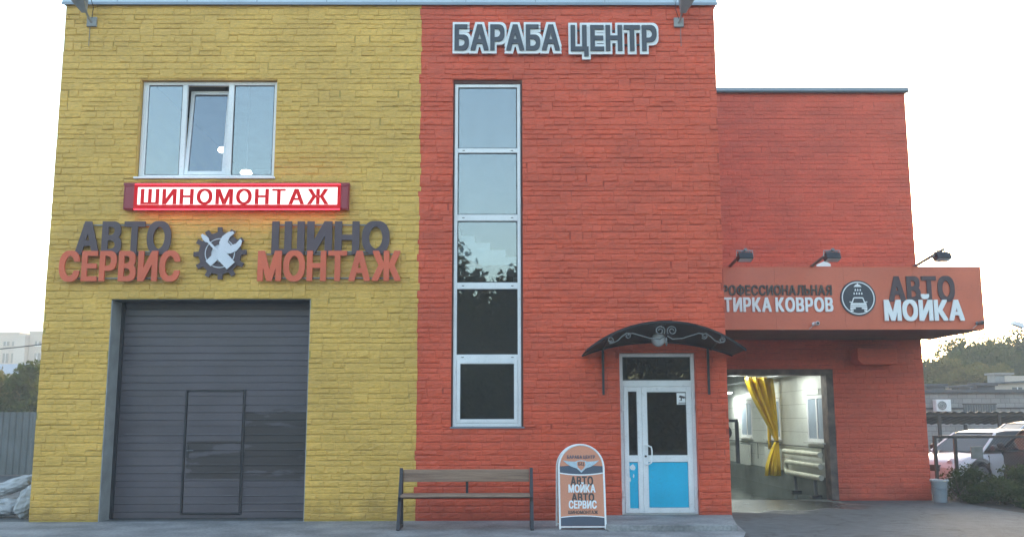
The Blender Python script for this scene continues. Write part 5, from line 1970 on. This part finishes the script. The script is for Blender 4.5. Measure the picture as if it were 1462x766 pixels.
sack((-8.02, .62, .27), .30, .17, .17, (0, -R(62), 0), 1, 'upright white sack leaning against the yellow corner')
sack((-8.52, .85, .16), .36, .22, .155, (0, -R(4), R(10)), 2, 'lower white sack lying under the slanting one')
sack((-8.42, .95, .52), .47, .19, .125, (0, -R(17), R(-6)), 3, 'slanting white sack lying on top of the others')

wire = MB()
pts = []
for k in range(25):
    u = k / 24
    x = -7.66 - u * 17.3
    pts.append((x, 6.0 + 3 * u, 3.86 * (1 - u) + 5.0 * u - 4 * 1.15 * u * (1 - u)))
tag(wire.tube(pts, .012, 5).build('power_cable', 'steel_dark'), 'thin dark cable sagging from the yellow building to the left', 'cable')
up2 = root('utility_pole', (-24.96, 9.0, 0), 'wooden pole carrying the thin cable left of the picture', 'pole', world_space=False)
MB().tube([(0, 0, 0), (0, 0, 5.4)], [.12, .08], 10).build('shaft', 'bark', up2)
MB().lathe([(.03, 0), (.045, .03), (.03, .08)], (0, -.1, 4.98), 10).build('insulator', 'pvc_white', up2)

# far apartment block
ap = root('apartment_block', (-68, 124, 0), 'pale multi storey apartment block far behind the left fence', 'building')
blocks = [(-80, -68.5, 120.5, 13.85, 'far_wall'), (-68.4, -66.9, 119.0, 13.3, 'far_wall_light'), (-66.8, -58, 120.0, 13.95, 'far_wall')]
for a, b, y, h, ml in blocks:
    o = MB().box(a, b, y, y + 12, 0, h).build('wall', ml, ap)
    MB().box(a - .1, b + .1, y - .12, y + 12.1, h, h + .25).build('parapet', 'far_wall_light', o)
for z in (1.6, 4.3, 7.0, 9.75, 12.15):
    h = 1.35 if z < 12 else .6
    for x in (-78.0, -75.2, -72.6, -70.6, -69.4):
        wf = MB().box(x, x + .8, 120.44, 120.49, z, z + h).build('window', 'far_pane', ap)
        MB().box(x + .36, x + .44, 120.40, 120.435, z, z + h).build('frame', 'pvc_white', wf)
    for x in (-65.95, -64.6, -63.2, -61.5, -59.6):
        wf = MB().box(x, x + .85, 119.94, 119.99, z, z + h).build('window', 'far_pane', ap)
        MB().box(x + .38, x + .46, 119.90, 119.935, z, z + h).build('frame', 'pvc_white', wf)
        MB().box(x - .05, x + .9, 119.86, 119.985, z - .12, z - .005).build('sill', 'pvc_white', wf)
lh = root('low_house', (-44, 75, 0), 'low house with slate blue roof in front of the apartment block', 'house')
MB().box(-52.5, -38, 72, 80, 0, 5.9).build('wall', 'far_wall_light', lh)
q = MB()
q.prism_x([(71.5, 5.85), (80.5, 5.85), (76, 7.0)], -52.8, -37.5)
q.build('roof', 'slate_blue', lh)
# pendant lamps in the upper room (lit)
for k, (x, y, z) in enumerate(((-5.60, 2.6, 6.93), (-5.02, 2.2, 6.36))):
    pl = root('pendant_lamp', (x, y, z), ['lit lamp glowing in the middle pane of the wide window', 'lit lamp glowing at the bottom of the right hand pane'][k], 'lamp', 'lamps in the upper room', world_space=False)
    MB().lathe([(.02, -.06), (.09, -.04), (.115, .0), (.09, .045), (.02, .06)], (0, 0, 0), 18).build('globe', 'bulb_light', pl, smooth=True)
    MB().tube([(0, 0, .06), (0, 0, 8.48 - z)], .006, 5).build('cord', 'steel_dark', pl)

# ================================================================== AIR
hz = bpy.data.materials.new('haze')
hz.use_nodes = True
hn = hz.node_tree
hn.nodes.remove(hn.nodes['Principled BSDF'])
pv = hn.nodes.new('ShaderNodeVolumePrincipled')
pv.inputs['Color'].default_value = (0.93, 0.95, 0.97, 1)
pv.inputs['Density'].default_value = 0.0030
hn.links.new(pv.outputs[0], hn.nodes['Material Output'].inputs['Volume'])
MATS['haze'] = hz
ho = MB().box(-110, 80, -70, 160, -1.0, 16.0).build('haze', 'haze')
tag(ho, 'thin evening haze over the whole place', 'haze', kind='stuff')
